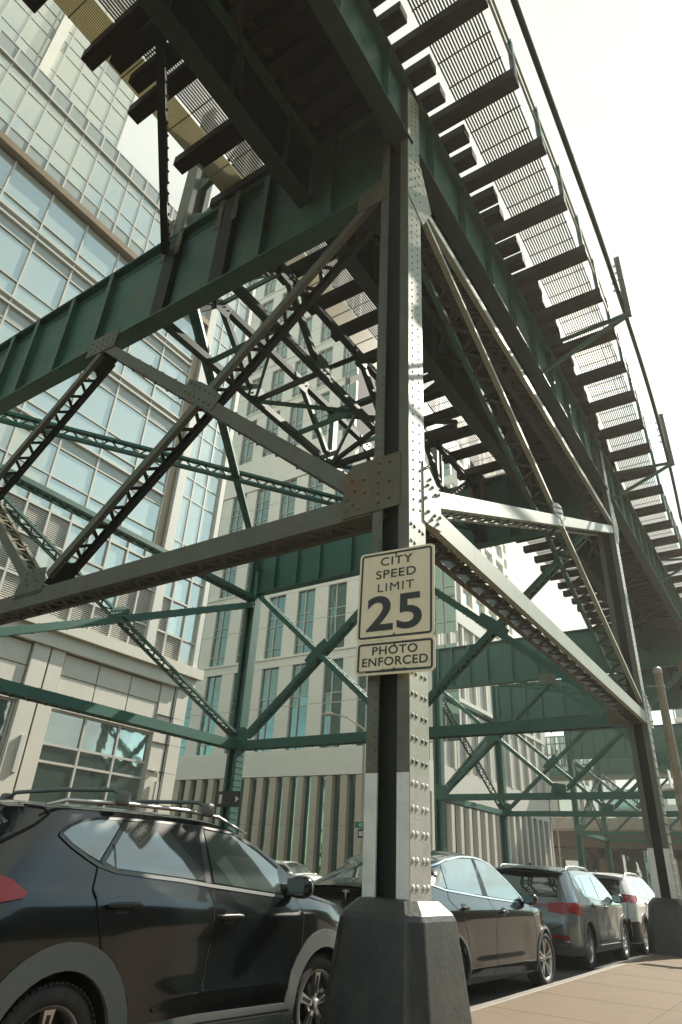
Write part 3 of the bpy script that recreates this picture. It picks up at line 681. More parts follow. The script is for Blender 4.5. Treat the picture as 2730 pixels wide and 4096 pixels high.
# limestone base
mb = MB(); mb.box(XA-.3, XA, Y0, 22.3, 9.0, 9.62); mb.box(XA-.3, XA+.42, Y0, 22.75, 9.2, 9.68); mb.build('cornice', M['limestone'], A)
mb = MB(); mb.box(XA-.3, XA+.2, Y0, 22.5, 8.62, 9.195); mb.build('cornice_band', M['limestone'], A)
mb = MB()
piers = [(20.62,22.2),(21.58,22.28),(14.68,15.3),(13.9,14.6),(7.5,8.2),(6.6,7.3),(.3,1.),(-.6,.1)]
for k, (a, b) in enumerate(piers):
    mb = MB(); mb.box(XA-.3, XA+(.06 if b-a < 1.2 else .0)+k*.002, a, b, 0, 8.6); mb.build('pier', M['limestone'], A)
mb = MB(); mb.box(XA-3, XA-.31, 22.0, 22.27, 0, 9.6); mb.build('side_wall', M['limestone'], A)
for (a, b) in ((15.36,20.6),(8.25,13.85),(1.1,6.55),(-7,-.7),(-15,-7.3)):
    n = 3; wd = (b-a)/n
    for i in range(n):
        for (za, zb) in ((6.96,7.68),(7.72,8.55)):
            mb = MB(); mb.box(XA-.3, XA-.05, a+i*wd+.03, a+(i+1)*wd-.03, za, zb); mb.build('stone_panel', M['limestone'], A)
    mb = MB(); mb.box(XA-.3, XA-.04, a, b, 6.4, 6.93); mb.build('lintel', M['limestone'], A)
    for i in range(n):
        win = MB()
        for (za, zb) in ((.4,3.0),(3.0,4.46),(4.46,5.1),(5.1,6.38)):
            win.add([(XA-.22,a+i*wd+.05,za),(XA-.22,a+(i+1)*wd-.05,za),(XA-.215,a+(i+1)*wd-.05,zb),(XA-.215,a+i*wd+.05,zb)],[(0,1,2,3)])
        wo_ = win.build('shop_window', M['glassA_low'], A)
    mb = MB(); grid(mb, [a+.03]+[a+i*wd for i in range(1,n)]+[b-.03], [3.0,4.46,5.1,6.36], XA-.24, .09, .09, .1, a, b, 0, 6.39); mb.build('window_frame', M['mullion'], wo_)
mb = MB(); mb.box(XA+.02, XA+.16, 14.32, 14.5, 3.9, 5.2); mb.build('wall_light', M['white_clad'], A)
mb = MB(); mb.box(XA+.07,XA+.2,21.1,21.25,3.3,4.4); mb.build('wall_light', M['white_clad'], A)
mb = MB(); mb.box(XA, XA+.22, 20.98, 21.06, 4.75, 4.83); mb.tube([(XA+.22,21.02,4.72),(XA+.22,21.02,4.55)], .08, 10); mb.build('security_camera', M['white_clad'], A)
mb = MB()
for y in (21.45,14.64,7.4): mb.box(XA+.001, XA+.012, y-.03, y+.03, 0, 8.6)
for z in (1.2,2.4,3.6,4.8,6.0,7.2): mb.box(XA+.002, XA+.064, 20.62, 22.2, z, z+.015)
mb.build('panel_joint', M['dark'], A)
# louvre storey
mb = MB(); mb2 = MB(); 
ms = [22.3-1.045*i for i in range(54)]
zrow = [9.7,10.9,12.62,14.0,14.7]
lou = []; pan = []
for i in range(len(ms)-1):
    yb, ya = ms[i], ms[i+1]
    for j in range(len(zrow)-1):
        za, zb = zrow[j], zrow[j+1]
        L_ = (j == 0 and i > 0) or (j == 1 and (2 <= i <= 4 or 9 <= i <= 12 or i > 16)) or (j == 2 and 8 <= i <= 13)
        if L_:
            q = za+.06; mb = MB()
            while q < zb-.05: mb.box(XA-.03,XA+.012,ya+.04,yb-.04,q,q+.036); q += .085
            lou.append((mb.v, mb.f))
        else:
            t = random.uniform(-.006,.006); s_ = random.uniform(-.006,.006)
            pan.append(([(XA+t,ya+.03,za),(XA+t+s_,yb-.03,za),(XA+s_-t,yb-.03,zb),(XA-t,ya+.03,zb)],[(0,1,2,3)]))
cells(A, 'louvre_panel', M['louver'], lou, most=60)
WIN = pan; SPA = []
mb = MB(); grid(mb, ms, zrow, XA+.01, .085, .09, .1, Y0, 22.34, 9.7, 14.75); mb.build('mullion_grid', M['mullion'], A)
# tall curtain wall, double-width bays
bays = [18.5-2.01*i for i in range(27)]
floors = [13.4+4.22*i for i in range(5)]
zs = [14.75,15.6,17.05,17.72,18.3,19.25,21.3,22.1,22.55,23.45,25.6,26.3,26.75,27.45,29.55]
for i in range(len(bays)-1):
    yb, ya = bays[i], bays[i+1]
    for lo, hi in ((14.75,17.05),(17.72,21.3),(22.55,25.6),(26.75,29.55)):
        vs = []; fs = []
        for a, b in zip(zs, zs[1:]):
            if a < lo-.01 or b > hi+.01: continue
            t = [random.uniform(-.012,.012) for _ in range(3)]; k = len(vs)
            vs += [(XA-.06+t[0],ya+.03,a),(XA-.06+t[1],yb-.03,a),(XA-.06+t[1]+t[2],yb-.03,b),(XA-.06+t[0]+t[2],ya+.03,b)]; fs.append((k,k+1,k+2,k+3))
        WIN.append((vs, fs))
    for a, b in ((17.05,17.72),(21.3,22.55),(25.6,26.75)):
        SPA.append(([(XA-.06,ya+.03,a),(XA-.06,yb-.03,a),(XA-.06,yb-.03,b),(XA-.06,ya+.03,b)],[(0,1,2,3)]))
mb = MB(); grid(mb, bays, [15.6,17.05,18.3,19.25,21.3,23.45,25.6,27.45], XA-.06, .08, .06, .075, Y0, 18.5, 14.75, 29.55); mb.build('mullion_grid', M['mullion'], A)
mb = MB()
for z in (17.7,22.12,22.5,26.32,26.72): mb.box(XA-.06, XA+.09, Y0, 18.5, z-.05, z+.05)
mb.build('floor_band', M['mullion'], A)
mb = MB(); mb.box(XA-.3, XA+.36, Y0, 18.9, 29.62, 30.0); mb.build('bronze_ledge', M['bronze'], A)
mb = MB(); mb.box(XA-.3, XA+.02, 18.52, 18.98, 13.45, 29.57); mb.build('bronze_pier', M['bronze'], A)
mb = MB(); mb.box(XA-.3, XA+.25, 18.99, 19.5, 9.7, 36.2); mb.box(XA-.3, XA+.2, 22.12, 22.42, 9.7, 36.2); mb.build('white_pier', M['white_clad'], A)
# corner bay
cy = [19.52,20.25,21.18,22.1]; cz = sorted([14.75,15.7,18.3,19.5,20.6,22.4,23.5,25.4,26.6,27.6,29.6,30.7,32.2,34.0,36.0])
mb = MB()
for a, b in zip(cy, cy[1:]):
    for c, d in zip(cz, cz[1:]):
        t = [random.uniform(-.008,.008) for _ in range(2)]
        WIN.append(([(XA+.02+t[0],a,c),(XA+.02+t[1],b,c),(XA+.02+t[0],b,d),(XA+.02+t[1],a,d)],[(0,1,2,3)]))
mb = MB(); grid(mb, cy, cz, XA+.02, .08, .07, .05, 19.5, 22.1, 14.75, 36); mb.build('mullion_grid', M['mullion'], A)
# side wall of A along the cross street
mb = MB(); mb.box(-48, XA-.3, 22.28, 22.4, 9.7, 36.2); mb.build('side_wall', M['white_clad'], A)
# upper band, single bays, to the parapet
ub = [18.95-1.03*i for i in range(52)]
zs = [30.1,30.3,32.0,34.02,34.8,36.05]
for i in range(len(ub)-1):
    for a, b in ((30.08,31.1),(31.1,32.1),(32.1,34.02),(34.02,34.75),(34.85,36.0)):
        t = [random.uniform(-.008,.008) for _ in range(2)]
        (SPA if a in (30.08,34.85) else WIN).append(([(XA+.02+t[0],ub[i+1]+.02,a),(XA+.02+t[1],ub[i]-.02,a),(XA+.02+t[0],ub[i]-.02,b),(XA+.02+t[1],ub[i+1]+.02,b)],[(0,1,2,3)]))
mb = MB(); grid(mb, ub, [31.1,32.1,34.02,36.03], XA+.02, .08, .07, .04, Y0, 18.98, 30.06, 36.06); mb.box(XA+.02,XA+.16,Y0,18.98,34.74,34.87); mb.build('mullion_grid', M['mullion'], A)
# set-back upper storeys
XT = -27.; ty = [11.76-1.16*i for i in range(34)]; tz = [36.1+v for v in (0,1.0,3.1,4.1,5.2,7.3,8.3,9.4,11.5,12.5,13.6,15.7,16.7,17.8,19.9,21)]
mb = MB(); mb.box(-46, XT-.05, Y0, 11.7, 36, 57.1); mb.build('upper_core', M['white_clad'], A)
for i in range(len(ty)-1):
    for a, b in zip(tz, tz[1:]):
        t = [random.uniform(-.008,.008) for _ in range(2)]
        (SPA if random.random() < .13 else WIN).append(([(XT+t[0],ty[i+1],a),(XT+t[1],ty[i],a),(XT+t[0],ty[i],b),(XT+t[1],ty[i+1],b)],[(0,1,2,3)]))
cells(A, 'window', M['glassA'], WIN); cells(A, 'spandrel_panel', M['spandrel'], SPA, most=60)
mb = MB(); grid(mb, ty, tz, XT, .08, .07, .04, Y0, 11.8, 36, 57.1); mb.build('mullion_grid', M['mullion'], A)
mb = MB(); mb.box(XT-.1, XT+.2, 6.2, 6.75, 36, 57.1); mb.build('white_pier', M['precast'], A)

# B: striped beige building across the side street; tower front y = 45, wing along the street x = -24
B = thing('striped_stone_building', 'beige building with tall paired green windows and stone fins at street level', 'building', (-40,45,0))
YB = 45.; XW = -24.
mb = MB(); mb.box(-66, XW-.4, YB+.5, 76.5, 0, 22); mb.box(-66, -31.5, YB+.5, 60, 22, 92); mb.build('core', M['dark'], B)
mb = MB(); mb.box(-66, XW, YB-.12, YB+.5, 7.9, 9.95); mb.build('parapet_band', M['precast'], B)
mb = MB(); mb.box(-66, -30, YB-.1, YB+.5, 37.4, 40.6); mb.build('parapet_band', M['precast'], B)
xs = []; x = -66.
cols = [(-46.2-3.47*3+3.47*i, 2.02) for i in range(11)]
rows = [(9.95,17.2),(18.1,24.2),(25.2,31.4),(32.5,37.3)]
trows = [(41.6,47.6),(48.6,54.2),(55.3,60.9),(62,67.6),(68.7,74.3),(75.4,81),(82.1,87.7)]
BW = []
def facade(rows, cols, xl, xr, name):
    wall = MB()
    edges = [xl]
    for c, wd in cols: edges += [c, c+wd]
    edges.append(xr)
    for k, (za, zb) in enumerate(rows):
        for i in range(0, len(edges), 2):
            if edges[i+1]-edges[i] > .01: wall.box(edges[i], edges[i+1], YB, YB+.4, za, zb)
        for i, (c, wd) in enumerate(cols):
            zm = za+(zb-za)*.5; glass = MB(); frame = MB()
            for (a, b) in ((c,c+wd*.42),(c+wd*.42,c+wd)):
                for (p, q) in ((za,za+.9),(za+.9,zm),(zm,zm+.8),(zm+.8,zb)):
                    t = [random.uniform(-.014,.014) for _ in range(2)]
                    glass.add([(a,YB+.24+t[0],p),(b,YB+.24+t[1],p),(b,YB+.24-t[0],q),(a,YB+.24-t[1],q)],[(0,1,2,3)])
            frame.box(c+wd*.42-.05, c+wd*.42+.05, YB+.13, YB+.3, za, zb)
            frame.box(c, c+.05, YB+.02, YB+.3, za, zb); frame.box(c+wd-.05, c+wd, YB+.02, YB+.3, za, zb)
            for z in (za+.9, zm, zm+.8): frame.box(c+.05, c+wd-.05, YB+.16, YB+.3, z-.035, z+.035)
            BW.append((glass.v, glass.f, frame))
        if k < len(rows)-1:
            wall.box(xl, xr, YB-.03, YB+.4, zb, rows[k+1][0]-.18); wall.box(xl, xr, YB-.14, YB+.4, rows[k+1][0]-.18, rows[k+1][0])
    wall.build('stone_wall', M['precast'], B)
    j = MB()
    for za, zb in rows:
        zz = za+(zb-za)/2
        for i in range(0, len(edges), 2): j.box(edges[i]+.001, edges[i+1]-.001, YB-.003, YB, zz, zz+.025)
    j.build('panel_joint', M['dark'], B)
facade(rows, cols, -66, XW, 'low')
facade(trows, [c for c in cols if c[0] < -32], -66, -31.9, 'tower')
cells(B, 'window', M['glassB'], BW, 'window_frame', M['mullion'])
mb = MB(); mb.box(-66, -31.9, YB-.05, YB+.4, 40.6, 41.6); mb.build('terrace_band', M['precast'], B)
mb = MB(); mb.box(-31.9, -31.85, YB+.1, 60, 37, 88); mb.build('side_glass', M['glassC'], B)
mb = MB(); grid(mb, [47+2*i for i in range(7)], [42+3.4*i for i in range(14)], -31.85, .1, .1, .06, 45.2, 60, 37, 88); mb.build('side_mullion', M['mullion'], B)
# twigs and planters on the terrace
mb = MB()
for i in range(9):
    bx = -46+i*1.7; 
    for k in range(9): mb.bar((bx,YB+.2,40.6),(bx+random.uniform(-.6,.6),YB+.2+random.uniform(-.3,.3),40.6+random.uniform(.8,2.3)),.04,.04,(1,0,0))
tag(mb.build('terrace_shrub', mat('twig', (.2,.15,.08), .9)), 'bare twiggy shrubs in planters on the beige building terrace', 'shrub')
# street level fins, front and wing
x = -65.; FI = []
while x < XW: mb = MB(); mb.box(x, x+.62, YB-.1, YB+.5, 0, 7.85); FI.append((mb.v, mb.f)); x += 1.4
cells(B, 'stone_fin', M['fin'], FI)
mb = MB(); mb.box(-66, XW-.4, YB+.35, YB+.45, 0, 7.9); mb.build('shopfront_glass', M['glassB'], B)
mb = MB(); x = -65.
while x < XW: mb.box(x+.001, x+.619, YB-.103, YB-.1, 4.3, 4.32); x += 1.4
mb.build('panel_joint', M['dark'], B)
# wing along the street
YE = 77.4
mb = MB(); mb.box(XW-.4, XW, YB, YE, 7.0, 9.2); mb.box(XW-.4, XW+.12, YB-.1, YE+.1, 22.4, 23.7); mb.box(XW-.4,XW+.1,YB,YE,15.0,15.35); mb.build('white_band', M['white_clad'], B)
y = YB; FI = []
while y < YE: mb = MB(); mb.box(XW-.4, XW+.05, y, y+.42, 9.2, 22.4); FI.append((mb.v, mb.f)); y += 2.62
cells(B, 'white_pier', M['white_clad'], FI)
y = YB+.42; FI = []
while y < YE-.5:
    mb = MB(); mb.box(XW-.3, XW-.2, y+.7, y+2.0, 9.2, 22.4); FI.append((mb.v, mb.f)); y += 2.62
cells(B, 'grey_panel', M['grey_panel'], FI)
mb = MB(); mb.box(XW-.42, XW-.32, YB, YE, 9.2, 22.4); mb.build('window_glass', M['glassB'], B)
y = YB; FI = []
while y < YE: mb = MB(); mb.box(XW-.4, XW+.05, y, y+.55, 0, 7.0); FI.append((mb.v, mb.f)); y += 1.72
cells(B, 'stone_fin', M['white_clad'], FI)
mb = MB(); mb.box(XW-.5, XW-.41, YB, YE, 0, 7.0); mb.build('shopfront_glass', M['glassB'], B)
mb = MB(); mb.box(-66, XW, YE-.3, YE, 0, 22.4); mb.build('end_wall', M['white_clad'], B)
def leaves(mb, c, r, n, s, flat=1.):
    for _ in range(n):
        d = V((random.gauss(0,1),random.gauss(0,1),random.gauss(0,1))).normalized()*(random.random()**.4)
        p = V(c)+V((d.x*r[0],d.y*r[1],d.z*r[2])); a = V((random.uniform(-1,1),random.uniform(-1,1),random.uniform(-1,1))).normalized(); b = a.orthogonal().normalized()
        q = s*random.uniform(.6,1.4)
        mb.add([p-a*q-b*q*.5,p+a*q-b*q*.5,p+a*q*.7+b*q*.6,p-a*q*.7+b*q*.6],[(0,1,2,3)])
M['leaf'] = mat('sunlit_leaf', (.17,.24,.05), .6, var=.5, scale=1.2, col2=(.08,.15,.03))
M['leaf2'] = mat('yellowing_leaf', (.34,.24,.06), .6, var=.4, scale=1.5, col2=(.15,.17,.04))
M['bark'] = mat('bark', (.06,.045,.03), .9)
mb = MB()
for i in range(18): leaves(mb, (XW-.6,YB+6+i*1.3,24.1), (.5,.7,.5), 40, .12)
tag(mb.build('roof_planting', M['leaf'],), 'low green planting along the roof edge of the beige building wing', 'plants')

# other buildings farther off
def block(name, label, x0, x1, y0, y1, z1, wm, gm, px, pz, ox=.55, oz=.6, z0=0.):
    root = thing(name, label, 'building', ((x0+x1)/2,y0,z0))
    mb = MB(); mb.box(x0+.5, x1-.5, y0+.5, y1-.5, z0, z1-.5); mb.build('glass_wall', gm, root)
    mb = MB()
    n = max(1, round((x1-x0)/px)); wd = (x1-x0)/n; h = z0
    for i in range(n+1): mb.box(x0+i*wd-(1-ox)*wd/2 if i else x0, x0+i*wd+(1-ox)*wd/2 if i < n else x1, y0, y0+.6, z0, z1)
    n2 = max(1, round((y1-y0)/px)); w2 = (y1-y0)/n2
    for i in range(n2+1): mb.box(x1-.6, x1, y0+i*w2-(1-ox)*w2/2 if i else y0+.61, y0+i*w2+(1-ox)*w2/2 if i < n2 else y1, z0, z1)
    while h < z1: mb.box(x0+.01, x1-.01, y0+.02, y1, h, h+pz*(1-oz)); h += pz
    mb.box(x0-.3, x1+.4, y0-.4, y1, z1, z1+.8); mb.build('wall', wm, root)
    return root
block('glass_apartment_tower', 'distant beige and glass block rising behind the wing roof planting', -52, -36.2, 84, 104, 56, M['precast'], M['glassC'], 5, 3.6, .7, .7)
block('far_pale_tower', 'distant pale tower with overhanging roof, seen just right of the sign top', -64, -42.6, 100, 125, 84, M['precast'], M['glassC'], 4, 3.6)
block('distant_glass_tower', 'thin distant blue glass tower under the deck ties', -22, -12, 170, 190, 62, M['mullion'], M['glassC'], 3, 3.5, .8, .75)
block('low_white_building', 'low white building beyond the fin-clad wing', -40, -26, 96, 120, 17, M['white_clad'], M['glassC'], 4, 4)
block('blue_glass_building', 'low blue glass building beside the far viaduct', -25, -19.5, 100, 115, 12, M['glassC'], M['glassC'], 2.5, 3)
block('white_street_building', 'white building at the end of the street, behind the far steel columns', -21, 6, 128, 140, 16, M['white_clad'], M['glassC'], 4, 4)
# glazed footbridge and brown viaduct crossing the street
G = thing('station_footbridge', 'glazed station footbridge crossing above the far cross frames', 'footbridge', (-10,78,12))
mb = MB(); mb.box(-27, 4, 80, 84, 12.0, 12.6); mb.build('deck', M['teal'], G)
mb = MB(); mb.box(-27, 4, 80.1, 80.14, 12.6, 16.4); mb.build('glass_screen', M['glassC'], G)
mb = MB()
for i in range(63): mb.box(-27+i*.5-.03, -27+i*.5+.03, 79.98, 80.08, 12.6, 16.4)
for z in (13.2,14.4,15.6,16.4): mb.box(-27, 4, 79.97, 80.07, z-.04, z+.04)
mb.build('screen_mullion', M['teal'], G)
D = thing('brown_viaduct', 'brown steel road viaduct crossing at the far end of the street', 'viaduct', (-20,88,7))
mb = MB(); mb.box(-70, 30, 88, 100, 6.9, 7.5); mb.box(-70, 30, 87.6, 88, 7.1, 8.3); mb.build('deck', M['galv'], D)
mb = MB(); mb.box(-70, 30, 88.2, 88.5, 5.2, 6.9); mb.box(-70,30,92,92.3,5.2,6.9); mb.build('girder', M['brown_deck'], D)
for x in (-58,-46,-34,-22,-13.5,-9,-3,4,14):
    mb = MB(); mb.box(x-.5, x+.5, 89, 90, 0, 5.2); mb.prism([(x-.5,89,4.2),(x+.5,89,4.2),(x+1.6,89,5.19),(x-1.6,89,5.19)],(0,1,0)); mb.build('pier', M['brown_deck'], D)
    mb = MB(); mb.box(x-.5, x+.5, 96, 97, 0, 5.2); mb.build('pier', M['brown_deck'], D)
def tree(x, y, h, label, leaf, r):
    root = thing('street_tree', label, 'tree', (x,y,0), 'trees beyond the far viaduct')
    mb = MB(); mb.tube([(x,y,0),(x+.1,y,h*.35),(x-.1,y,h*.7)],[.22,.16,.06],7)
    for k in range(6):
        a = k*1.05; mb.tube([(x,y,h*(.35+.05*k)),(x+math.cos(a)*r*.6,y+math.sin(a)*r*.6,h*(.6+.05*k))],[.09,.03],5)
    mb.build('trunk', M['bark'], root)
    mb = MB()
    for k in range(16):
        a = random.uniform(0,6.28); d = random.uniform(.2,.8)*r
        leaves(mb, (x+math.cos(a)*d,y+math.sin(a)*d,h*random.uniform(.45,.95)), (r*.38,r*.38,r*.3), 130, .16)
    mb.build('crown', leaf, root)
M['leaf'].node_tree.nodes['Principled BSDF'].inputs['Subsurface Weight'].default_value = .0
for (x, y, h, lf, r, lb) in ((-36,113,9,'leaf',4.2,'green tree under the far viaduct, next to the fin-clad wing'),(-30.5,112,8.4,'leaf',4.,'rounded green tree under the viaduct, left of the slim lamp post'),(-26,114,8.6,'leaf',4.2,'green tree under the viaduct between the far steel columns'),(-28.5,108,4.6,'leaf2',2.6,'yellowing low tree under the brown viaduct'),(-24,108,4.4,'leaf2',2.6,'small tree turning yellow beside a brown pier')):
    tree(x, y, h, lb, M[lf], r)

# unseen low block added on the pavement side to darken car reflections and fill light
K_ = thing('added_brick_block', 'unseen low brick block across the pavement, added to darken reflections in car sides', 'building', (25,10,0))
mb = MB(); mb.box(18,30,-30,60,.0,10.6); mb.box(17.8,30,-30,60,10.6,11.); mb.build('wall', mat('added_block_dark_brick', (.06,.045,.035), .85, var=.2, scale=3), K_)
for i in range(14):
    mb = MB(); mb.box(17.95,17.99,-26+i*5,-23+i*5,1.2,4.6); wn = mb.build('window', M['glassB'], K_)  # windows of the added unseen block
    mb = MB(); mb.box(17.9,17.97,-26.1+i*5,-22.9+i*5,1.05,1.19); mb.build('sill', M['limestone'], wn)
# ------------------------------------------------------------------ cars
def paint(name, col, metal=.5, rough=.28, dust=.12):
    m = mat(name, col, rough, metal=metal, var=.04, scale=2, coat=.6, spec=.35, dirt=(.14,.13,.10), dirt_amt=dust, dscale=2.2)
    return m
M['paint_dark'] = paint('dark_teal_grey_paint', (.006,.009,.009), .0, .2, .03)
M['paint_black'] = paint('black_paint', (.004,.004,.004), .0, .15, .02)
M['paint_grey'] = paint('grey_metallic_paint', (.21,.235,.24), .5, .3, .06)
M['paint_white'] = paint('white_paint', (.68,.70,.69), 0., .3, .05)
M['cladding'] = mat('grey_plastic_cladding', (.13,.145,.137), .5, var=.08, dirt=(.16,.15,.12), dirt_amt=.3, dscale=5)
M['black_plastic'] = mat('black_plastic', (.012,.012,.012), .4, var=.1)
M['chrome'] = mat('satin_chrome', (.62,.62,.6), .18, metal=1., var=.03)
M['alloy'] = mat('silver_alloy', (.55,.55,.54), .28, metal=.85, var=.05, dirt=(.2,.17,.13), dirt_amt=.3, dscale=9)
M['rubber'] = mat('tyre_rubber', (.03,.029,.027), .75, var=.2, scale=8, dirt=(.10,.09,.07), dirt_amt=.4, dscale=7)
M['car_glass'] = glass_mat('tinted_car_glass', (.006,.011,.009), .11, wob=.002, wscale=1.5, tint=(.92,1,1))
M['car_glass_clear'] = glass_mat('green_car_glass', (.025,.045,.034), .10, wob=.002, wscale=1.5, tint=(.92,1,.98))
M['red_lamp'] = mat('red_tail_lamp', (.34,.010,.008), .3, var=.1, coat=.25)
M['dark_red'] = mat('dark_red_lamp', (.16,.008,.008), .15, var=.1, coat=1.)
M['gap'] = mat('panel_gap', (.004,.004,.004), .9)
M['plate_yel'] = mat('licence_plate', (.62,.58,.45), .5)

def lerp(tab, x):
    if x <= tab[0][0]: return tab[0][1]
    for (a, b), (c, d) in zip(tab, tab[1:]):
        if x <= c: return b+(d-b)*(x-a)/(c-a)
    return tab[-1][1]
def sst(a, b, x): t = max(0, min(1, (x-a)/(b-a))); return t*t*(3-2*t)

class Car:
    def __init__(c, name, label, ox, oy, yaw, sp):
        c.sp = sp; c.root = thing(name, label, 'car', (ox,oy,-.02)); c.root.rotation_euler = (0,0,-yaw)
    def W(c, y, z):
        s = c.sp; w = s['w']
        x = w-(s['tw']*((z-s['zb'])/s['th'])**1.25 if z > s['zb'] else 0.)
        x -= .05*sst(.42,.2,z)
        for (z0, z1, wd, amp, ya, yb) in s.get('crease', ()):
            L_ = s['L']; zc = z0+(z1-z0)*(y/L_)
            k = sst(ya, ya+.35, y)*(1-sst(yb-.35, yb, y))
            d = z-zc
            x += k*amp*(math.exp(-(d/wd)**2) if d < 0 else math.exp(-(d/(wd*.35))**2))
        return x
    def yr(c, z): return lerp(c.sp['rear'], z)
    def yf(c, z): return lerp(c.sp['front'], z)
    def side(c, y, z):
        s = c.sp; x = c.W(y, z); yr = c.yr(z); yf = c.yf(z)
        if y < yr+s['rry']:
            q = min(1, max(0, 1-(y-yr)/s['rry'])); x -= s['rrx']*(1-math.sqrt(max(0, 1-q*q)))
        if y > yf-s['fry']:
            q = min(1, max(0, 1-(yf-y)/s['fry'])); x -= s['frx']*(1-math.sqrt(max(0, 1-q*q)))
        return V((x, y, z))
    def rear(c, x, z, front=False):
        s = c.sp; ax = abs(x); rx, ry = (s['frx'], s['fry']) if front else (s['rrx'], s['rry'])
        y0 = c.yf(z) if front else c.yr(z)
        w = c.W(y0+(-ry if front else ry), z)
        d = .035*(x/w)**2
        if ax > w-rx:
            q = min(1, 1-(w-ax)/rx); d += ry*(1-math.sqrt(max(0, 1-q*q)))
        return V((x, y0-d if front else y0+d, z))
    def xb(c, z, front=False):
        s = c.sp; rx, ry = (s['frx'], s['fry']) if front else (s['rrx'], s['rry'])
        y0 = c.yf(z) if front else c.yr(z)
        return c.W(y0+(-ry if front else ry), z)-rx*.40
    def mesh(c, name, pts, fs, m, parent=None, smooth=True):
        me = bpy.data.meshes.new(name); me.from_pydata([tuple(p) for p in pts], [], fs); me.materials.append(m)
        me.polygons.foreach_set('use_smooth', [smooth]*len(fs))
        o = bpy.data.objects.new(name, me); COL.objects.link(o); o.parent = parent or c.root
        return o
    def panel(c, name, poly, m, mp='side', off=.0, step=.06, parent=None, both=True, thick=0.):
        pts = []; n = len(poly)
        for i in range(n):
            a = V(poly[i]); b = V(poly[(i+1) % n]); k = max(1, int((b-a).length/.05))
            for j in range(k): pts.append(a.lerp(b, j/k))
        nb = len(pts); edges = [(i, (i+1) % nb) for i in range(nb)]
        x0 = min(p.x for p in pts); x1 = max(p.x for p in pts); z0 = min(p.y for p in pts); z1 = max(p.y for p in pts)
        i = x0+step/2
        while i < x1:
            j = z0+step/2
            while j < z1: pts.append(V((i, j))); j += step
            i += step
        vs, es, fs, *_ = delaunay_2d_cdt(pts, edges, [], 1, 1e-5)
        f = {'side': c.side, 'rear': c.rear, 'front': lambda x, z: c.rear(x, z, True)}[mp]
        e = .012
        def P(u, v):
            p = f(u, v); du = f(u+e, v)-f(u-e, v); dv = f(u, v+e)-f(u, v-e); nn = du.cross(dv)
            if nn.length < 1e-9: nn = V((1,0,0))
            nn.normalize()
            ref = {'side': V((1,0,0)), 'rear': V((0,-1,0)), 'front': V((0,1,0))}[mp]
            if nn.dot(ref) < 0: nn = -nn
            return p+nn*off, nn
        R3 = [P(v.x, v.y) for v in vs]
        q = [r[0] for r in R3]
        out = []
        ori = {'side': 1, 'rear': 1, 'front': -1}[mp]
        F = []
        for t in fs:
            t = tuple(t); a, b, d = q[t[0]], q[t[1]], q[t[2]]
            if (b-a).cross(d-a).dot(R3[t[0]][1]) < 0: t = t[::-1]
            F.append(t)
        if thick:
            # rim so that the panel has an edge
            cnt = {}
            for t in F:
                for k in range(len(t)):
                    ed = (t[k], t[(k+1) % len(t)]); cnt[ed] = cnt.get(ed, 0)+1
            bd = [ed for ed in cnt if (ed[1], ed[0]) not in cnt]
            m0 = {}
            for ed in bd:
                for vv in ed:
                    if vv not in m0: m0[vv] = len(q); q.append(R3[vv][0]-R3[vv][1]*thick)
            F += [(ed[1], ed[0], m0[ed[0]], m0[ed[1]]) for ed in bd]
        out.append(c.mesh(name, q, F, m, parent))
        if thick:
            me = out[0].data
            md = out[0].modifiers.new('edges', 'EDGE_SPLIT'); md.split_angle = R(45)
        if both:
            o = c.mesh(name, [V((-p.x, p.y, p.z)) for p in q], [t[::-1] for t in F], m, parent); out.append(o)
            if thick: md = o.modifiers.new('edges', 'EDGE_SPLIT'); md.split_angle = R(45)
        return out[0]
    def line(c, name, pts, w, m, off=.004, mp='side', both=True, parent=None):
        """thin strip along a polyline lying on the body"""
        f = {'side': c.side, 'rear': c.rear}[mp]; d = []
        for a, b in zip(pts, pts[1:]):
            a = V(a); b = V(b); k = max(1, int((b-a).length/.04))
            d += [a.lerp(b, j/k) for j in range(k)]
        d.append(V(pts[-1])); q = []; F = []
        nrm = V((1,0,0)) if mp == 'side' else V((0,-1,0))
        for i, p in enumerate(d):
            t = (d[min(i+1, len(d)-1)]-d[max(i-1, 0)]).normalized(); s = V((-t.y, t.x))*w/2
            for sg in (-1, 1):
                u = p+s*sg; r = f(u.x, u.y); q.append(r+nrm*off)
        for i in range(len(d)-1): F.append((2*i, 2*i+1, 2*i+3, 2*i+2))
        for sg in ((1, -1) if both else (1,)):
            mb = MB(); mb.add([(p.x*sg, p.y, p.z) for p in q], F, True)
            c.mesh(name, mb.v, mb.f, m, parent)
    def loft(c, name, rows, m, nu=13):
        """rows: (y,z,crown,bow)"""
        q = []; F = []
        for (y, z, cr, bow) in rows:
            xe = c.side(y, z).x
            for i in range(nu):
                u = -1+2*i/(nu-1); k = 1-abs(u)**2.4
                q.append(V((u*xe, y+bow*k, z+cr*k)))
        for r in range(len(rows)-1):
            for i in range(nu-1): F.append((r*nu+i, r*nu+i+1, (r+1)*nu+i+1, (r+1)*nu+i))
        return c.mesh(name, q, F, m)
    def end(c, name, z0, z1, m, front=False, n=22):
        q = []; F = []; nz = 16
        for j in range(nz+1):
            z = z0+(z1-z0)*j/nz; xb = c.xb(z, front)
            for i in range(n+1):
                u = -1+2*i/n; q.append(c.rear(u*xb, z, front))
        for j in range(nz):
            for i in range(n): 
                t = (j*(n+1)+i, j*(n+1)+i+1, (j+1)*(n+1)+i+1, (j+1)*(n+1)+i); F.append(t[::-1] if front else t)
        return c.mesh(name, q, F, m)
